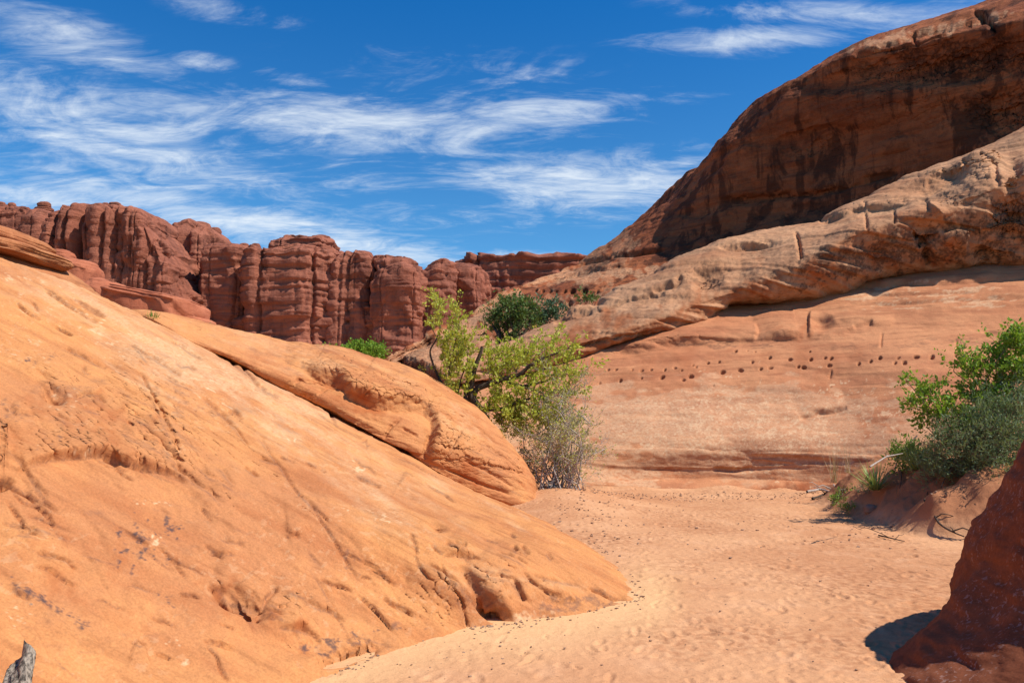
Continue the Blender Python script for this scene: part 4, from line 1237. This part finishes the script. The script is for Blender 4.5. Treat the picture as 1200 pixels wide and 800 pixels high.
B('smooth round topped cliff column right of the split column', 443, 501, [(443, 315), (450, 308), (462, 306), (480, 307), (492, 312), (501, 325)], 156, 14, 420, round_=.14, taper=-.01, flute=.7, cracks=[(445, 2, 2)])
B('leaning cliff column behind the leafy tree', 491, 540, [(491, 330), (500, 316), (512, 310), (530, 310), (540, 312)], 158, 12, 430, round_=.12, taper=.02, flute=.6, lean=.0, cracks=[(494, 2.5, 2)])
B('short round topped cliff column in front of the flat back wall', 528, 570, [(528, 322), (538, 314), (552, 313), (562, 316), (570, 324)], 162, 11, 440, round_=.12, taper=.02, flute=.6, cracks=[(531, 2, 1.5)])
B('flat topped back wall of the cliff meeting the big dome', 540, 720, [(540, 306), (552, 304), (570, 306), (590, 308), (610, 306), (640, 306), (680, 307), (720, 308)], 186, 16, 450, round_=.05, taper=.0, ledge=.5, flute=.6, cracks=[(562, 2, 2), (605, 1.5, 1), (630, 1.5, 1)], nt=420)


def build_base_wall():
    pxs = np.linspace(150, 640, 420)
    zs = np.concatenate([np.linspace(0, 1, 110)])
    PX, S = np.meshgrid(pxs, zs)
    Yb = np.interp(PX, [150, 215, 235, 270, 300, 360, 420, 470, 515, 550, 640], [150, 153, 152, 147, 146.5, 143.2, 144.5, 142.5, 145.5, 149, 152])
    topY = np.interp(PX, [150, 230, 300, 345, 400, 430, 470, 500, 560, 640], [378, 374, 368, 369, 362, 358, 372, 384, 392, 396]) + 3 * gnoise(np.stack([PX / 17, 0 * PX, 0 * PX], -1), 480)
    py = 500 + (topY - 500) * S
    Y = np.where(S < .93, Yb + 1.2 * S, Yb + 1.2 + (S - .93) / .07 * 14)
    V = unproj(PX, np.where(S < .93, 500 + (topY - 500) * np.minimum(S / .93, 1), topY - 1.0), Y)
    lay = gnoise(np.stack([V[..., 0] * .02, V[..., 1] * .02, V[..., 2] * .6], -1), 471)
    d = .5 * fbm(V, .12, 4, 470, stretch=(1, 1, .4)) + .7 * (sstep(lay, -.1, .08) - .5) + .2 * fbm(V, .7, 3, 473)
    V[..., 1] -= d
    V = features(V, [('pit', 410, 362, 8, 3, 2), ('pit', 414, 378, 12, 3.5, 2.5), ('pit', 405, 374, 5, 2, 1.5), ('crack', [(300, 400), (360, 398), (450, 400), (520, 405)], 1.6, 1.2)])
    back = V[-1] + np.array([0, 14, 0])
    V = np.concatenate([V, back[None]])
    o = grid_mesh('lower_cliff', V, M['cliff'], np.zeros(V.shape[:2] + (4,)))
    tag(o, 'smooth red lower cliff face running beneath the far buttresses', 'cliff')


build_base_wall()


# ------------------------------------------------------------------ vegetation helpers
class Tubes:
    def __init__(s):
        s.V, s.F, s.n = [], [], 0

    def add(s, pts, r0, r1, k=5):
        pts = np.asarray(pts, float)
        n = len(pts)
        t = np.gradient(pts, axis=0)
        t /= np.maximum(np.linalg.norm(t, axis=1, keepdims=True), 1e-9)
        up = np.array([.31, .52, .79])
        a = np.cross(t, up)
        a /= np.maximum(np.linalg.norm(a, axis=1, keepdims=True), 1e-9)
        b = np.cross(t, a)
        rad = np.linspace(r0, r1, n)[:, None, None]
        an = np.linspace(0, 2 * math.pi, k, endpoint=False)
        ring = pts[:, None] + rad * (np.cos(an)[None, :, None] * a[:, None] + np.sin(an)[None, :, None] * b[:, None])
        s.V.append(ring.reshape(-1, 3))
        s.F.append(grid_loops(n, k, True).reshape(-1, 4) + s.n)
        s.n += n * k

    def build(s, name, mat, parent):
        V = np.concatenate(s.V)
        L = np.concatenate(s.F).reshape(-1)
        return raw_mesh(name, V, L, np.arange(0, len(L), 4), mat, parent)


def wander(a, b, n, amp, sag=0.0):
    a, b = np.asarray(a, float), np.asarray(b, float)
    t = np.linspace(0, 1, n)[:, None]
    p = a + (b - a) * t
    L = np.linalg.norm(b - a)
    w = np.cumsum(RNG.normal(0, 1, (n, 3)), 0)
    w = w - w[0] - (w[-1] - w[0]) * t
    p = p + w * amp * L / n
    p[:, 2] += sag * L * np.sin(t[:, 0] * math.pi)
    return p


def leaf_mesh(name, C, Dv, size, mat, parent, width=.5, jitter=.35):
    n = len(C)
    D = Dv / np.maximum(np.linalg.norm(Dv, axis=1, keepdims=True), 1e-9)
    rnd = RNG.normal(0, 1, (n, 3))
    S = np.cross(D, rnd)
    S /= np.maximum(np.linalg.norm(S, axis=1, keepdims=True), 1e-9)
    Nn = np.cross(D, S)
    sz = (size * np.clip(1 + RNG.normal(0, jitter, n), .4, 2))[:, None]
    b = C
    tip = C + D * sz
    l = C + D * sz * .45 + S * sz * width * .5 + Nn * sz * .08
    r = C + D * sz * .45 - S * sz * width * .5 + Nn * sz * .08
    V = np.stack([b, r, tip, l], 1).reshape(-1, 3)
    L = np.arange(4 * n)
    return raw_mesh(name, V, L, np.arange(0, 4 * n, 4), mat, parent, False)


def empty(name, loc, label, cat, group=None):
    o = bpy.data.objects.new(name, None)
    o.location = loc
    o.empty_display_size = .1
    link(o)
    tag(o, label, cat, group)
    return o


def adopt(root, objs):
    for o in objs:
        if o.name.split('.')[0] in ('twigs', 'stems'):
            o['kind'] = 'stuff'   # hundreds of hair-thin twigs nobody could count
        o.parent = root
        o.matrix_parent_inverse = root.matrix_basis.inverted()


def unit(n):
    v = RNG.normal(0, 1, (n, 3))
    return v / np.linalg.norm(v, axis=1, keepdims=True)


def spray(tw, C, D, a, b, nleaf, lsz, r=.004, spread=.05, upb=.4, bare=.15):
    """a leafy twig from a to b"""
    p = wander(a, b, 7, .5, .03)
    tw.add(p, r, r * .35, 4)
    if nleaf <= 0:
        return
    t = bare + (1 - bare) * RNG.random(nleaf)
    i = t * (len(p) - 1)
    k = np.minimum(i.astype(int), len(p) - 2)
    f = (i - k)[:, None]
    pos = p[k] * (1 - f) + p[k + 1] * f + RNG.normal(0, spread, (nleaf, 3))
    ax = (p[-1] - p[0]) / (np.linalg.norm(p[-1] - p[0]) + 1e-9)
    d = unit(nleaf) + ax * .5 + np.array([0, 0, upb])
    C.append(pos)
    D.append(d)


# ------------------------------------------------------------------ leafy tree beside the slab
def leafy_tree():
    Y0 = 16.9
    base = unproj(600, 545, Y0 + .3)
    base[2] = ground_z(base[0], base[1]) - .05
    root = empty('leafy_tree', base, 'leafy green yellow tree with dark crooked trunk behind the orange slab', 'tree')
    U = lambda x, y, d=0.0: unproj(x, y, Y0 + d)
    tr = Tubes()
    def limb(pts, r0, r1, k=8):
        P = np.array([U(*p) for p in pts])
        u = np.linspace(0, 1, len(P))
        q = pchip(u, P, np.linspace(0, 1, len(P) * 6))
        q = q + .012 * np.stack([gnoise(q * 3, 5), gnoise(q * 3, 6), gnoise(q * 3, 7)], -1)
        tr.add(q, r0, r1, k)
        return q
    T0 = np.vstack([base, U(575, 505, .1), U(562, 480, 0), U(552, 465, 0)])
    tr.add(pchip(np.arange(4.), T0, np.linspace(0, 3, 24)), .11, .085, 10)
    limb([(553, 468), (551, 458), (553, 445), (556, 432), (562, 416), (565, 406)], .085, .03)
    limb([(552, 470), (558, 456), (572, 450), (590, 444), (606, 440), (622, 428), (640, 418), (656, 413)], .075, .02)
    limb([(590, 444), (610, 452), (640, 446), (665, 438)], .04, .012)
    limb([(560, 478), (580, 480), (610, 470), (640, 462)], .05, .015)
    limb([(556, 470), (545, 466), (546, 452), (550, 440)], .05, .03)
    adopt(root, [tr.build('trunk', M['bark'], None)])
    tw, C, D = Tubes(), [], []
    # (px,py, spread px x, y, sprays, leaves per spray, dirx)
    clusters = [(598, 424, 22, 16, 40, 22, .1), (585, 440, 22, 20, 36, 20, 0), (625, 425, 26, 22, 44, 20, .3), (650, 412, 22, 16, 26, 16, .5), (572, 484, 10, 22, 14, 18, -.1), (590, 480, 24, 24, 60, 22, 0), (620, 470, 28, 26, 60, 20, .2),
                (655, 452, 28, 22, 48, 18, .5), (672, 430, 18, 20, 16, 14, .5), (604, 500, 24, 18, 50, 20, .1), (640, 490, 28, 18, 56, 20, .3), (655, 515, 26, 16, 26, 16, .4), (577, 418, 10, 18, 14, 16, -.1), (548, 418, 6, 10, 5, 12, -.2)]
    for (cx, cy, sx, sy, ns, nl, dxr) in clusters:
        for _ in range(ns):
            x, y = RNG.normal(cx, sx * .55), RNG.normal(cy, sy * .55)
            if y > 530 or (x < 560 and y > 492):
                continue
            a = U(x, y, RNG.normal(.1, .45))
            L = RNG.uniform(.16, .42)
            d = np.array([dxr + RNG.normal(0, .4), RNG.normal(0, .4), RNG.uniform(.3, 1.0)])
            d /= np.linalg.norm(d)
            spray(tw, C, D, a, a + d * L, nl, .05, .0045, .03)
    # limbs feeding the outer sprays
    for (x0, y0, x1, y1) in [(606, 440, 604, 392), (590, 444, 584, 415), (622, 428, 640, 405), (610, 452, 655, 470), (640, 446, 676, 430), (610, 470, 640, 500), (580, 480, 600, 510), (572, 450, 576, 412)]:
        for _ in range(2):
            tw.add(wander(U(x0, y0, 0), U(x1 + RNG.normal(0, 6), y1 + RNG.normal(0, 6), RNG.normal(0, .4)), 9, .5), .012, .004, 5)
    adopt(root, [tw.build('twigs', M['stem'], None), leaf_mesh('foliage', np.concatenate(C), np.concatenate(D), .066, M['leaf'], None, .62)])


leafy_tree()


def upright_sapling():
    Y0 = 16.6
    base = unproj(560, 500, Y0)
    base[2] -= 1.2
    root = empty('sapling', base, 'slender yellow green sapling rising left of the leafy tree', 'sapling')
    U = lambda x, y, d=0.0: unproj(x, y, Y0 + d)
    tr = Tubes()
    def limb(pts, r0, r1):
        P = np.array([p if len(p) == 3 and isinstance(p, np.ndarray) else U(*p) for p in pts])
        q = pchip(np.arange(float(len(P))), P, np.linspace(0, len(P) - 1, len(P) * 6))
        tr.add(q, r0, r1, 6)
    limb([base, (548, 482), (530, 468), (518, 450), (508, 428), (504, 412), (512, 396), (516, 380), (512, 362)], .04, .006)
    limb([(530, 468), (526, 440), (530, 415), (536, 390), (540, 368)], .02, .005)
    limb([(535, 472), (540, 445), (548, 420), (545, 395)], .018, .005)
    limb([(512, 396), (505, 380), (504, 362)], .01, .004)
    adopt(root, [tr.build('trunk', M['bark'], None)])
    tw, C, D = Tubes(), [], []
    for (cx, cy, sx, sy, ns, nl) in [(511, 362, 9, 15, 17, 15), (505, 385, 6, 12, 9, 11), (518, 376, 8, 14, 9, 11), (537, 372, 8, 16, 18, 14), (528, 390, 10, 14, 20, 14), (530, 412, 15, 18, 42, 17), (543, 408, 12, 16, 24, 15),
                                     (532, 436, 16, 20, 46, 16), (548, 440, 12, 18, 24, 14), (530, 462, 12, 9, 24, 13), (516, 405, 8, 10, 6, 9)]:
        for _ in range(ns):
            x, y = RNG.normal(cx, sx * .6), RNG.normal(cy, sy * .6)
            if y > 470 + .5 * max(0, x - 540):
                continue
            a = U(x, y, RNG.normal(0, .25))
            d = np.array([RNG.normal(0, .35), RNG.normal(0, .35), RNG.uniform(.4, 1)])
            d /= np.linalg.norm(d)
            spray(tw, C, D, a, a + d * RNG.uniform(.12, .3), nl, .05, .004, .025)
    adopt(root, [tw.build('twigs', M['stem'], None), leaf_mesh('foliage', np.concatenate(C), np.concatenate(D), .066, M['leaf_y'], None, .62)])


upright_sapling()


def twiggy_shrub():
    Y0 = 16.6
    base = unproj(652, 572, 16.3)
    base[2] = ground_z(base[0], base[1]) - .03
    root = empty('twiggy_shrub', base, 'grey twiggy half bare shrub growing on the sand beside the slab', 'shrub')
    st, tw, C, D = Tubes(), Tubes(), [], []
    for _ in range(44):
        # ends of main stems spread in a fan
        while True:
            x = RNG.uniform(600, 708)
            y = RNG.uniform(428, 566)
            e = ((x - 655) / 54) ** 2 + ((y - 500) / 76) ** 2
            if e < 1 and not (x < 625 and y < 480):
                break
        end = unproj(x, y, Y0 + RNG.normal(0, .5))
        b0 = base + np.array([RNG.normal(0, .18), RNG.normal(0, .18), 0])
        p = wander(b0, end, 12, .7, .10)
        st.add(p, .016, .005, 5)
        for q in range(16):
            k = RNG.integers(4, 12)
            a = p[k]
            d = (p[-1] - p[0]) / np.linalg.norm(p[-1] - p[0]) + RNG.normal(0, .75, 3)
            d /= np.linalg.norm(d)
            L = RNG.uniform(.12, .40)
            b = a + d * L
            leafy = RNG.random() < .8
            spray(tw, C, D, a, b, RNG.integers(4, 11) if leafy else 0, .03, .0042, .03)
            for w in range(3):
                c = a + d * L * RNG.uniform(.3, .9)
                d2 = d + RNG.normal(0, .8, 3)
                spray(tw, C, D, c, c + d2 * L * .4, 3 if leafy and RNG.random() < .5 else 0, .03, .003, .02)
    # litter of stems low down
    adopt(root, [st.build('stems', M['twig'], None), tw.build('twigs', M['twig'], None), leaf_mesh('foliage', np.concatenate(C), np.concatenate(D), .038, M['leaf_dry'], None, .6)])


twiggy_shrub()


def clump_bush(name, label, cat, Y0, base_px, clusters, mat, lsz, zbase=None, depth=.35, trunkmat='bark', lw=.55, trunks=5, r0=.05, upb=.3, group=None, ns_mul=1.0, twl=(.15, .4), r_t=.006):
    b = unproj(*base_px, Y0)
    if zbase is not None:
        b[2] = zbase
    root = empty(name, b, label, cat, group)
    st, tw, C, D = Tubes(), Tubes(), [], []
    sc = Y0 / F_PX
    for (cx, cy, sx, sy, ns, nl) in clusters:
        cpt = unproj(cx, cy, Y0 + RNG.normal(0, sx * sc * depth))
        for _ in range(max(1, trunks // 2)):
            st.add(wander(b + RNG.normal(0, r0, 3) * np.array([1, 1, 0]), cpt + RNG.normal(0, sx * sc * .4, 3), 10, .7, .05), r0, r0 * .2, 6)
        for _ in range(int(ns * ns_mul)):
            v = RNG.normal(0, .5, 3)
            a = cpt + np.array([v[0] * sx * sc, v[1] * sx * sc * depth * 2.5, v[2] * sy * sc])
            d = np.array([v[0], v[1], v[2] + .6]) + RNG.normal(0, .45, 3)
            d /= np.linalg.norm(d)
            spray(tw, C, D, a, a + d * RNG.uniform(*twl), nl, lsz, r_t, lsz * .6, upb)
    adopt(root, [st.build('trunk', M[trunkmat], None), tw.build('twigs', M[trunkmat], None), leaf_mesh('foliage', np.concatenate(C), np.concatenate(D), lsz, M[mat], None, lw)])
    return root


# junipers in the saddle behind the ledge
clump_bush('juniper_tree', 'dark green juniper tree in the saddle behind the rock ledge', 'juniper', 33, (598, 402),
           [(588, 370, 16, 14, 52, 24), (604, 358, 16, 10, 50, 24), (600, 376, 18, 14, 60, 24), (586, 388, 14, 10, 30, 22), (616, 372, 14, 12, 44, 24), (606, 392, 12, 8, 20, 18), (580, 378, 8, 8, 14, 18), (622, 362, 8, 6, 14, 18)],
           'juniper', .10, zbase=3.6, depth=.45, lw=.5, r0=.09, r_t=.012)
clump_bush('juniper_bush', 'bluish juniper bush right of the dark juniper tree', 'juniper', 34.5, (640, 392),
           [(640, 364, 16, 8, 50, 24), (628, 376, 14, 9, 40, 24), (645, 372, 10, 6, 26, 22), (652, 362, 7, 5, 12, 16)], 'juniper_blue', .10, zbase=3.8, depth=.45, lw=.5, r0=.06, r_t=.012)
clump_bush('green_bush', 'bright green bush behind the slab below the far cliff', 'bush', 44, (425, 440),
           [(412, 414, 14, 7, 44, 22), (428, 412, 16, 8, 56, 22), (440, 418, 12, 8, 40, 22), (402, 416, 10, 4, 20, 18), (446, 428, 9, 5, 24, 20)], 'leaf_g', .13, zbase=3.2, depth=.5, lw=.6, r0=.05, r_t=.012)
clump_bush('green_bush', 'tiny green bush just above the slab edge left of the bright bush', 'bush', 44, (386, 420), [(386, 410, 10, 3, 16, 14)], 'leaf_g', .12, zbase=3.6, depth=.5, r0=.03)
clump_bush('saddle_bush', 'small low green bush on the dome flank above the ledge', 'bush', 33, (690, 362), [(686, 353, 8, 4, 14, 16), (694, 351, 5, 3, 8, 14)], 'juniper', .09, zbase=5.2, depth=.4, r0=.03)

# bushes on the sandy bank
def bank_at(px, Y):
    x = (px - 600) / F_PX * Y
    return ground_z(x, Y)


clump_bush('bank_shrub', 'tall bright leafed shrub on the right bank with arching branches', 'shrub', 12.4, (1165, 545),
           [(1186, 412, 15, 18, 34, 20), (1170, 425, 9, 16, 14, 16), (1135, 440, 16, 18, 24, 18), (1188, 440, 16, 14, 30, 20), (1075, 470, 12, 12, 12, 14), (1090, 462, 12, 14, 14, 14), (1060, 452, 8, 5, 6, 10), (1100, 485, 16, 12, 22, 16),
            (1125, 495, 18, 12, 28, 16), (1140, 468, 10, 12, 12, 14), (1160, 470, 16, 14, 28, 18), (1196, 395, 8, 6, 10, 14), (1127, 417, 4, 8, 6, 10), (1215, 430, 16, 30, 40, 18)],
           'leaf_g', .055, ns_mul=1.9, zbase=bank_at(1165, 12.4), depth=.5, trunkmat='stem', lw=.6, r0=.016, upb=.35, twl=(.1, .26), r_t=.0035, trunks=4)
clump_bush('sage_shrub', 'dense grey green shrub filling the right bank beneath the bright leafed one', 'shrub', 12.0, (1160, 575),
           [(1180, 490, 26, 24, 110, 20), (1150, 510, 28, 22, 120, 20), (1185, 530, 26, 22, 100, 20), (1120, 525, 26, 20, 90, 20), (1150, 545, 26, 16, 80, 20), (1105, 540, 18, 12, 44, 18), (1195, 465, 16, 20, 50, 18), (1220, 510, 26, 36, 110, 18), (1165, 478, 16, 12, 40, 18), (1125, 562, 22, 9, 40, 18), (1155, 572, 20, 8, 36, 18), (1095, 558, 12, 7, 24, 16)],
           'sage', .055, ns_mul=1.5, zbase=bank_at(1160, 12.0), depth=.55, trunkmat='stem', lw=.24, r0=.014, upb=.5, twl=(.12, .34), r_t=.003, trunks=8)
clump_bush('bank_bush', 'small dark green bush beside the yucca on the bank', 'bush', 13.2, (1068, 558),
           [(1060, 535, 10, 9, 30, 20), (1072, 540, 11, 9, 30, 20), (1085, 548, 12, 8, 30, 18)], 'grass', .055, ns_mul=1.8, zbase=bank_at(1068, 13.2), depth=.5, trunkmat='stem', lw=.35, r0=.012, upb=.6, twl=(.1, .25), r_t=.003)
clump_bush('wash_bush', 'small round green plant at the edge of the sand', 'plant', 14.2, (988, 598),
           [(986, 584, 9, 5, 30, 16), (994, 580, 6, 4, 16, 14), (980, 586, 6, 4, 12, 14)], 'grass', .04, zbase=bank_at(988, 14.2) + .02, depth=.5, trunkmat='stem', lw=.5, r0=.008, upb=.4, twl=(.06, .16), r_t=.003)
clump_bush('wash_bush', 'lower green sprig on the sand in front of the bank', 'plant', 13.4, (993, 605),
           [(993, 597, 7, 4, 18, 14)], 'grass', .035, zbase=bank_at(993, 13.4), depth=.5, trunkmat='stem', lw=.4, r0=.006, upb=.4, twl=(.05, .12), r_t=.003)
clump_bush('low_sprig', 'low green sprig growing in the shaded side of the bank', 'plant', 12.6, (1058, 612),
           [(1058, 604, 9, 4, 18, 12)], 'grass', .03, zbase=bank_at(1058, 12.6), depth=.5, trunkmat='stem', lw=.4, r0=.006, upb=.4, twl=(.05, .12), r_t=.003)
clump_bush('grey_sage', 'pale grey sage clump under the yucca', 'shrub', 13.5, (1022, 590),
           [(1018, 578, 11, 6, 40, 14), (1030, 580, 9, 5, 26, 14)], 'sage', .03, zbase=bank_at(1022, 13.5), depth=.5, trunkmat='twig', lw=.25, r0=.006, upb=.6, twl=(.08, .2), r_t=.003)


def blades(name, label, cat, base, n, L, w, mat, spread=1.0, curve=.25, upmin=.25, part='blade_tuft'):
    root = empty(name, base, label, cat)
    Vs, Ls, c = [], [], 0
    K = 5
    for _ in range(n):
        az_ = RNG.uniform(0, 2 * math.pi)
        tilt = RNG.uniform(0, 1) ** .8 * spread
        d = np.array([math.cos(az_) * math.sin(tilt), math.sin(az_) * math.sin(tilt), max(math.cos(tilt), upmin)])
        side = np.array([-math.sin(az_), math.cos(az_), 0])
        ll = L * RNG.uniform(.7, 1.1)
        b = np.asarray(base) + RNG.normal(0, .03, 3) * np.array([1, 1, 0])
        t = np.linspace(0, 1, K)
        p = b + d * (t * ll)[:, None]
        p[:, 2] -= curve * ll * t ** 2 * math.sin(tilt)
        ww = w * (1 - t ** 1.5) + w * .06
        Vs.append(np.stack([p - side * ww[:, None] / 2, p + side * ww[:, None] / 2], 1).reshape(-1, 3))
        for k in range(K - 1):
            Ls += [c + 2 * k, c + 2 * k + 1, c + 2 * k + 3, c + 2 * k + 2]
        c += 2 * K
    o = raw_mesh(part, np.concatenate(Vs), np.array(Ls), np.arange(0, len(Ls), 4), mat, None, False)
    adopt(root, [o])
    return root


yp = unproj(1026, 572, 13.2)
yp[2] = bank_at(1026, 13.2)
yp[2] = max(yp[2], unproj(1026, 574, 13.2)[2])
blades('yucca', 'spiky pale green yucca on the left end of the bank', 'yucca', yp, 90, .56, .024, M['blade'], 1.25, .1)
yp = unproj(1075, 570, 12.8)
yp[2] = max(bank_at(1075, 12.8), unproj(1075, 572, 12.8)[2])
blades('yucca', 'yellowish yucca at the foot of the dark green bush', 'yucca', yp, 70, .48, .02, M['blade'], 1.2, .12)
yp = unproj(1092, 572, 12.6)
yp[2] = max(bank_at(1092, 12.6), unproj(1092, 570, 12.6)[2])
blades('yucca', 'shaded yucca tucked under the grey green shrub', 'yucca', yp, 60, .42, .02, M['blade'], 1.2, .12)
gp = unproj(978, 580, 15.2)
gp[2] = bank_at(978, 15.2)
blades('dry_grass', 'tuft of tall dry straw grass against the wall foot', 'grass tuft', gp, 26, .75, .010, M['straw'], .55, .2, .3, 'straw_tuft')
gp = unproj(995, 582, 15.0)
gp[2] = bank_at(995, 15.0)
blades('dry_grass', 'thin dry grass stalks beside the small round plant', 'grass tuft', gp, 10, .6, .008, M['straw'], .5, .2, .3, 'straw_tuft')


def surf_z(V, x, y):
    d = (V[..., 0] - x) ** 2 + (V[..., 1] - y) ** 2
    return V.reshape(-1, 3)[np.argmin(d)]


g1 = unproj(179, 374, 14.2)
blades('grass_tuft', 'small green grass tuft in the crack on the slope crest', 'grass tuft', g1 + np.array([0, 0, -.05]), 90, .24, .014, M['grass'], 1.2, .2)
g2 = unproj(246, 382, 16.0)
blades('grass_tuft', 'tiny pale grass tuft on the slab skyline', 'grass tuft', g2 + np.array([0, 0, -.02]), 40, .13, .012, M['sage'], 1.2, .2)
g3 = unproj(586, 516, 15.6)
blades('grass_tuft', 'green grass tuft on the rounded end of the slab by the shrub', 'grass tuft', g3 + np.array([0, 0, -.02]), 90, .26, .013, M['grass'], 1.1, .2)


# ------------------------------------------------------------------ dead wood, stones, litter
def stump():
    p0 = unproj(10, 830, 3.55)
    p1 = unproj(20, 762, 3.75)
    ax = [p0 + (p1 - p0) * t for t in np.linspace(0, 1, 60)]
    ax = np.array(ax)
    ax[:, 0] += .03 * np.sin(np.linspace(0, 2.2, 60))
    k = 90
    an = np.linspace(0, 2 * math.pi, k, endpoint=False)
    t = np.linspace(0, 1, 60)
    A, T = np.meshgrid(an, t)
    tw = A + T * 1.1
    rad = .060 * (1 - .25 * T) * (1 + .16 * np.cos(3 * tw) + .10 * np.cos(7 * tw + 1) + .06 * np.cos(17 * tw) + .04 * np.cos(29 * tw))
    tipcut = 1 - sstep(T, .80 + .12 * np.cos(2 * A + .6), 1.0) * .9
    rad = rad * tipcut
    V = ax[:, None] + np.stack([np.cos(A) * rad, np.sin(A) * rad, .05 * T * np.cos(A - .4)], -1)
    o = grid_mesh('dead_stump', V, M['deadwood'], None, wrap=True)
    tag(o, 'weathered grey dead wood stump poking up in the lower left corner', 'stump')


_p = proj(VA)
PXA, PYA = _p[0].ravel(), _p[1].ravel()
stump()


def stick(label, pts, r, mat='twig', name='dead_branch', side=0):
    P = []
    for (x, y, h) in pts:
        q = on_ground(x, y)
        q[2] = ground_z(q[0], q[1]) + h
        P.append(q)
    tb = Tubes()
    P = pchip(np.arange(float(len(P))), np.array(P), np.linspace(0, len(P) - 1, 30))
    P = P + .02 * np.stack([gnoise(P * 5, 1), gnoise(P * 5, 2), .3 * gnoise(P * 5, 3)], -1)
    tb.add(P, r, r * .4, 6)
    for _ in range(side):
        k = RNG.integers(8, 26)
        tb.add(wander(P[k], P[k] + np.array([RNG.normal(0, .25), RNG.normal(0, .2), abs(RNG.normal(0, .12))]), 6, .5), r * .5, r * .2, 5)
    o = tb.build(name, M[mat], None)
    tag(o, label, 'dead branch')
    return o


stick('bleached dead branch lying at the wall foot left of the small plant', [(946, 580, .03), (962, 579, .06), (975, 582, .04), (982, 584, .02)], .03, 'twig', side=4)
stick('dark dead branch lying across the end of the sandy bank', [(952, 585, .03), (966, 583, .05), (978, 586, .03)], .025, 'bark', side=3)
stick('thin dead stick sticking out below the right bank', [(1030, 628, .02), (1045, 632, .03), (1060, 634, .02)], .012, 'bark', side=2)
stick('long pale branch arched over the bank above the yucca', [(1024, 640, 1.0), (1045, 636, 1.12), (1062, 632, 1.15)], .012, 'twig', side=1)
stick('dark fallen branch along the lower edge of the bank', [(1085, 622, .05), (1105, 630, .05), (1130, 634, .04)], .02, 'bark', side=3)


for i, (lab, pts) in enumerate([
    ('bare root hanging down the bank under the grey green shrub', [(1118, 585, .35), (1105, 600, .22), (1088, 618, .06)]),
    ('crooked root on the bank face right of the flat stone', [(1078, 582, .42), (1066, 596, .26), (1056, 612, .05)]),
    ('dark twisted root at the lower right of the bank by the boulder', [(1135, 600, .30), (1122, 614, .15), (1105, 622, .04)])]):
    stick(lab, pts, .014, 'bark', name='root', side=3)


def stone(label, px, py, w, h, Y, mat='stone', seed=3):
    o = blob_rock('stone', px, py, Y, w, h, M[mat], seed, None, 2.6, label=label, cat='stone', n=30, m=44)
    return o


q = on_ground(1020, 604)
stone('grey stone sitting in the shaded bank below the yucca', 1021, 597, 15, 12, 13.0, seed=4)
stone('flat stone half buried in the bank right of the grey stone', 1042, 602, 14, 7, 12.8, seed=8)


def litter():
    Vs, Ls, c = [], [], 0
    fac = []
    for i in range(1260):
        r_ = RNG.random()
        if i >= 1000:
            FT = np.array([(392, 785), (440, 762), (500, 731), (560, 733), (600, 729), (660, 716), (752, 699), (735, 672), (690, 632)], float)
            q_ = RNG.uniform(0, 8)
            k_ = min(int(q_), 7)
            px, py = FT[k_] + (FT[k_ + 1] - FT[k_]) * (q_ - k_) + np.array([RNG.normal(3, 5), abs(RNG.normal(0, 4))])
        elif i >= 520:
            px, py = RNG.uniform(640, 1000), 579 + abs(RNG.normal(0, 3.5))
        elif r_ < .45:
            px, py = RNG.normal(690, 36), RNG.normal(606, 22)
        elif r_ < .6:
            px, py = RNG.normal(1010, 60), RNG.normal(618, 14)
        elif r_ < .72:
            px, py = RNG.normal(560, 60), RNG.normal(755, 18)
        else:
            px, py = RNG.uniform(480, 1100), 585 + 200 * RNG.random() ** 1.4
        if py < 578 or (i < 1000 and px < 640 and py < 700):
            continue
        g = on_ground(px, py)
        if g[1] > 19 or g[1] < 4.2:
            continue
        g[2] = ground_z(g[0], g[1])
        s = (abs(RNG.normal(.010, .006)) + .004) * min(1.0, g[1] / 11)
        v = unit(8)
        box = np.array([[-1, -1, -1], [1, -1, -1], [1, 1, -1], [-1, 1, -1], [-1, -1, 1], [1, -1, 1], [1, 1, 1], [-1, 1, 1]], float) * .6 + v * .35
        a = RNG.uniform(0, 6.28)
        rot = np.array([[math.cos(a), -math.sin(a), 0], [math.sin(a), math.cos(a), 0], [0, 0, 1]])
        Vs.append((box * np.array([1, RNG.uniform(.5, 1.4), .6])) @ rot.T * s + g + np.array([0, 0, s * .25]))
        for f in ((0, 3, 2, 1), (4, 5, 6, 7), (0, 1, 5, 4), (1, 2, 6, 5), (2, 3, 7, 6), (3, 0, 4, 7)):
            Ls += [c + k for k in f]
        c += 8
    o = raw_mesh('pebbles', np.concatenate(Vs), np.array(Ls), np.arange(0, len(Ls), 4), M['stone'], None, False)
    tag(o, 'scattered dark pebbles and litter on the sand', 'pebbles', kind='stuff')


litter()
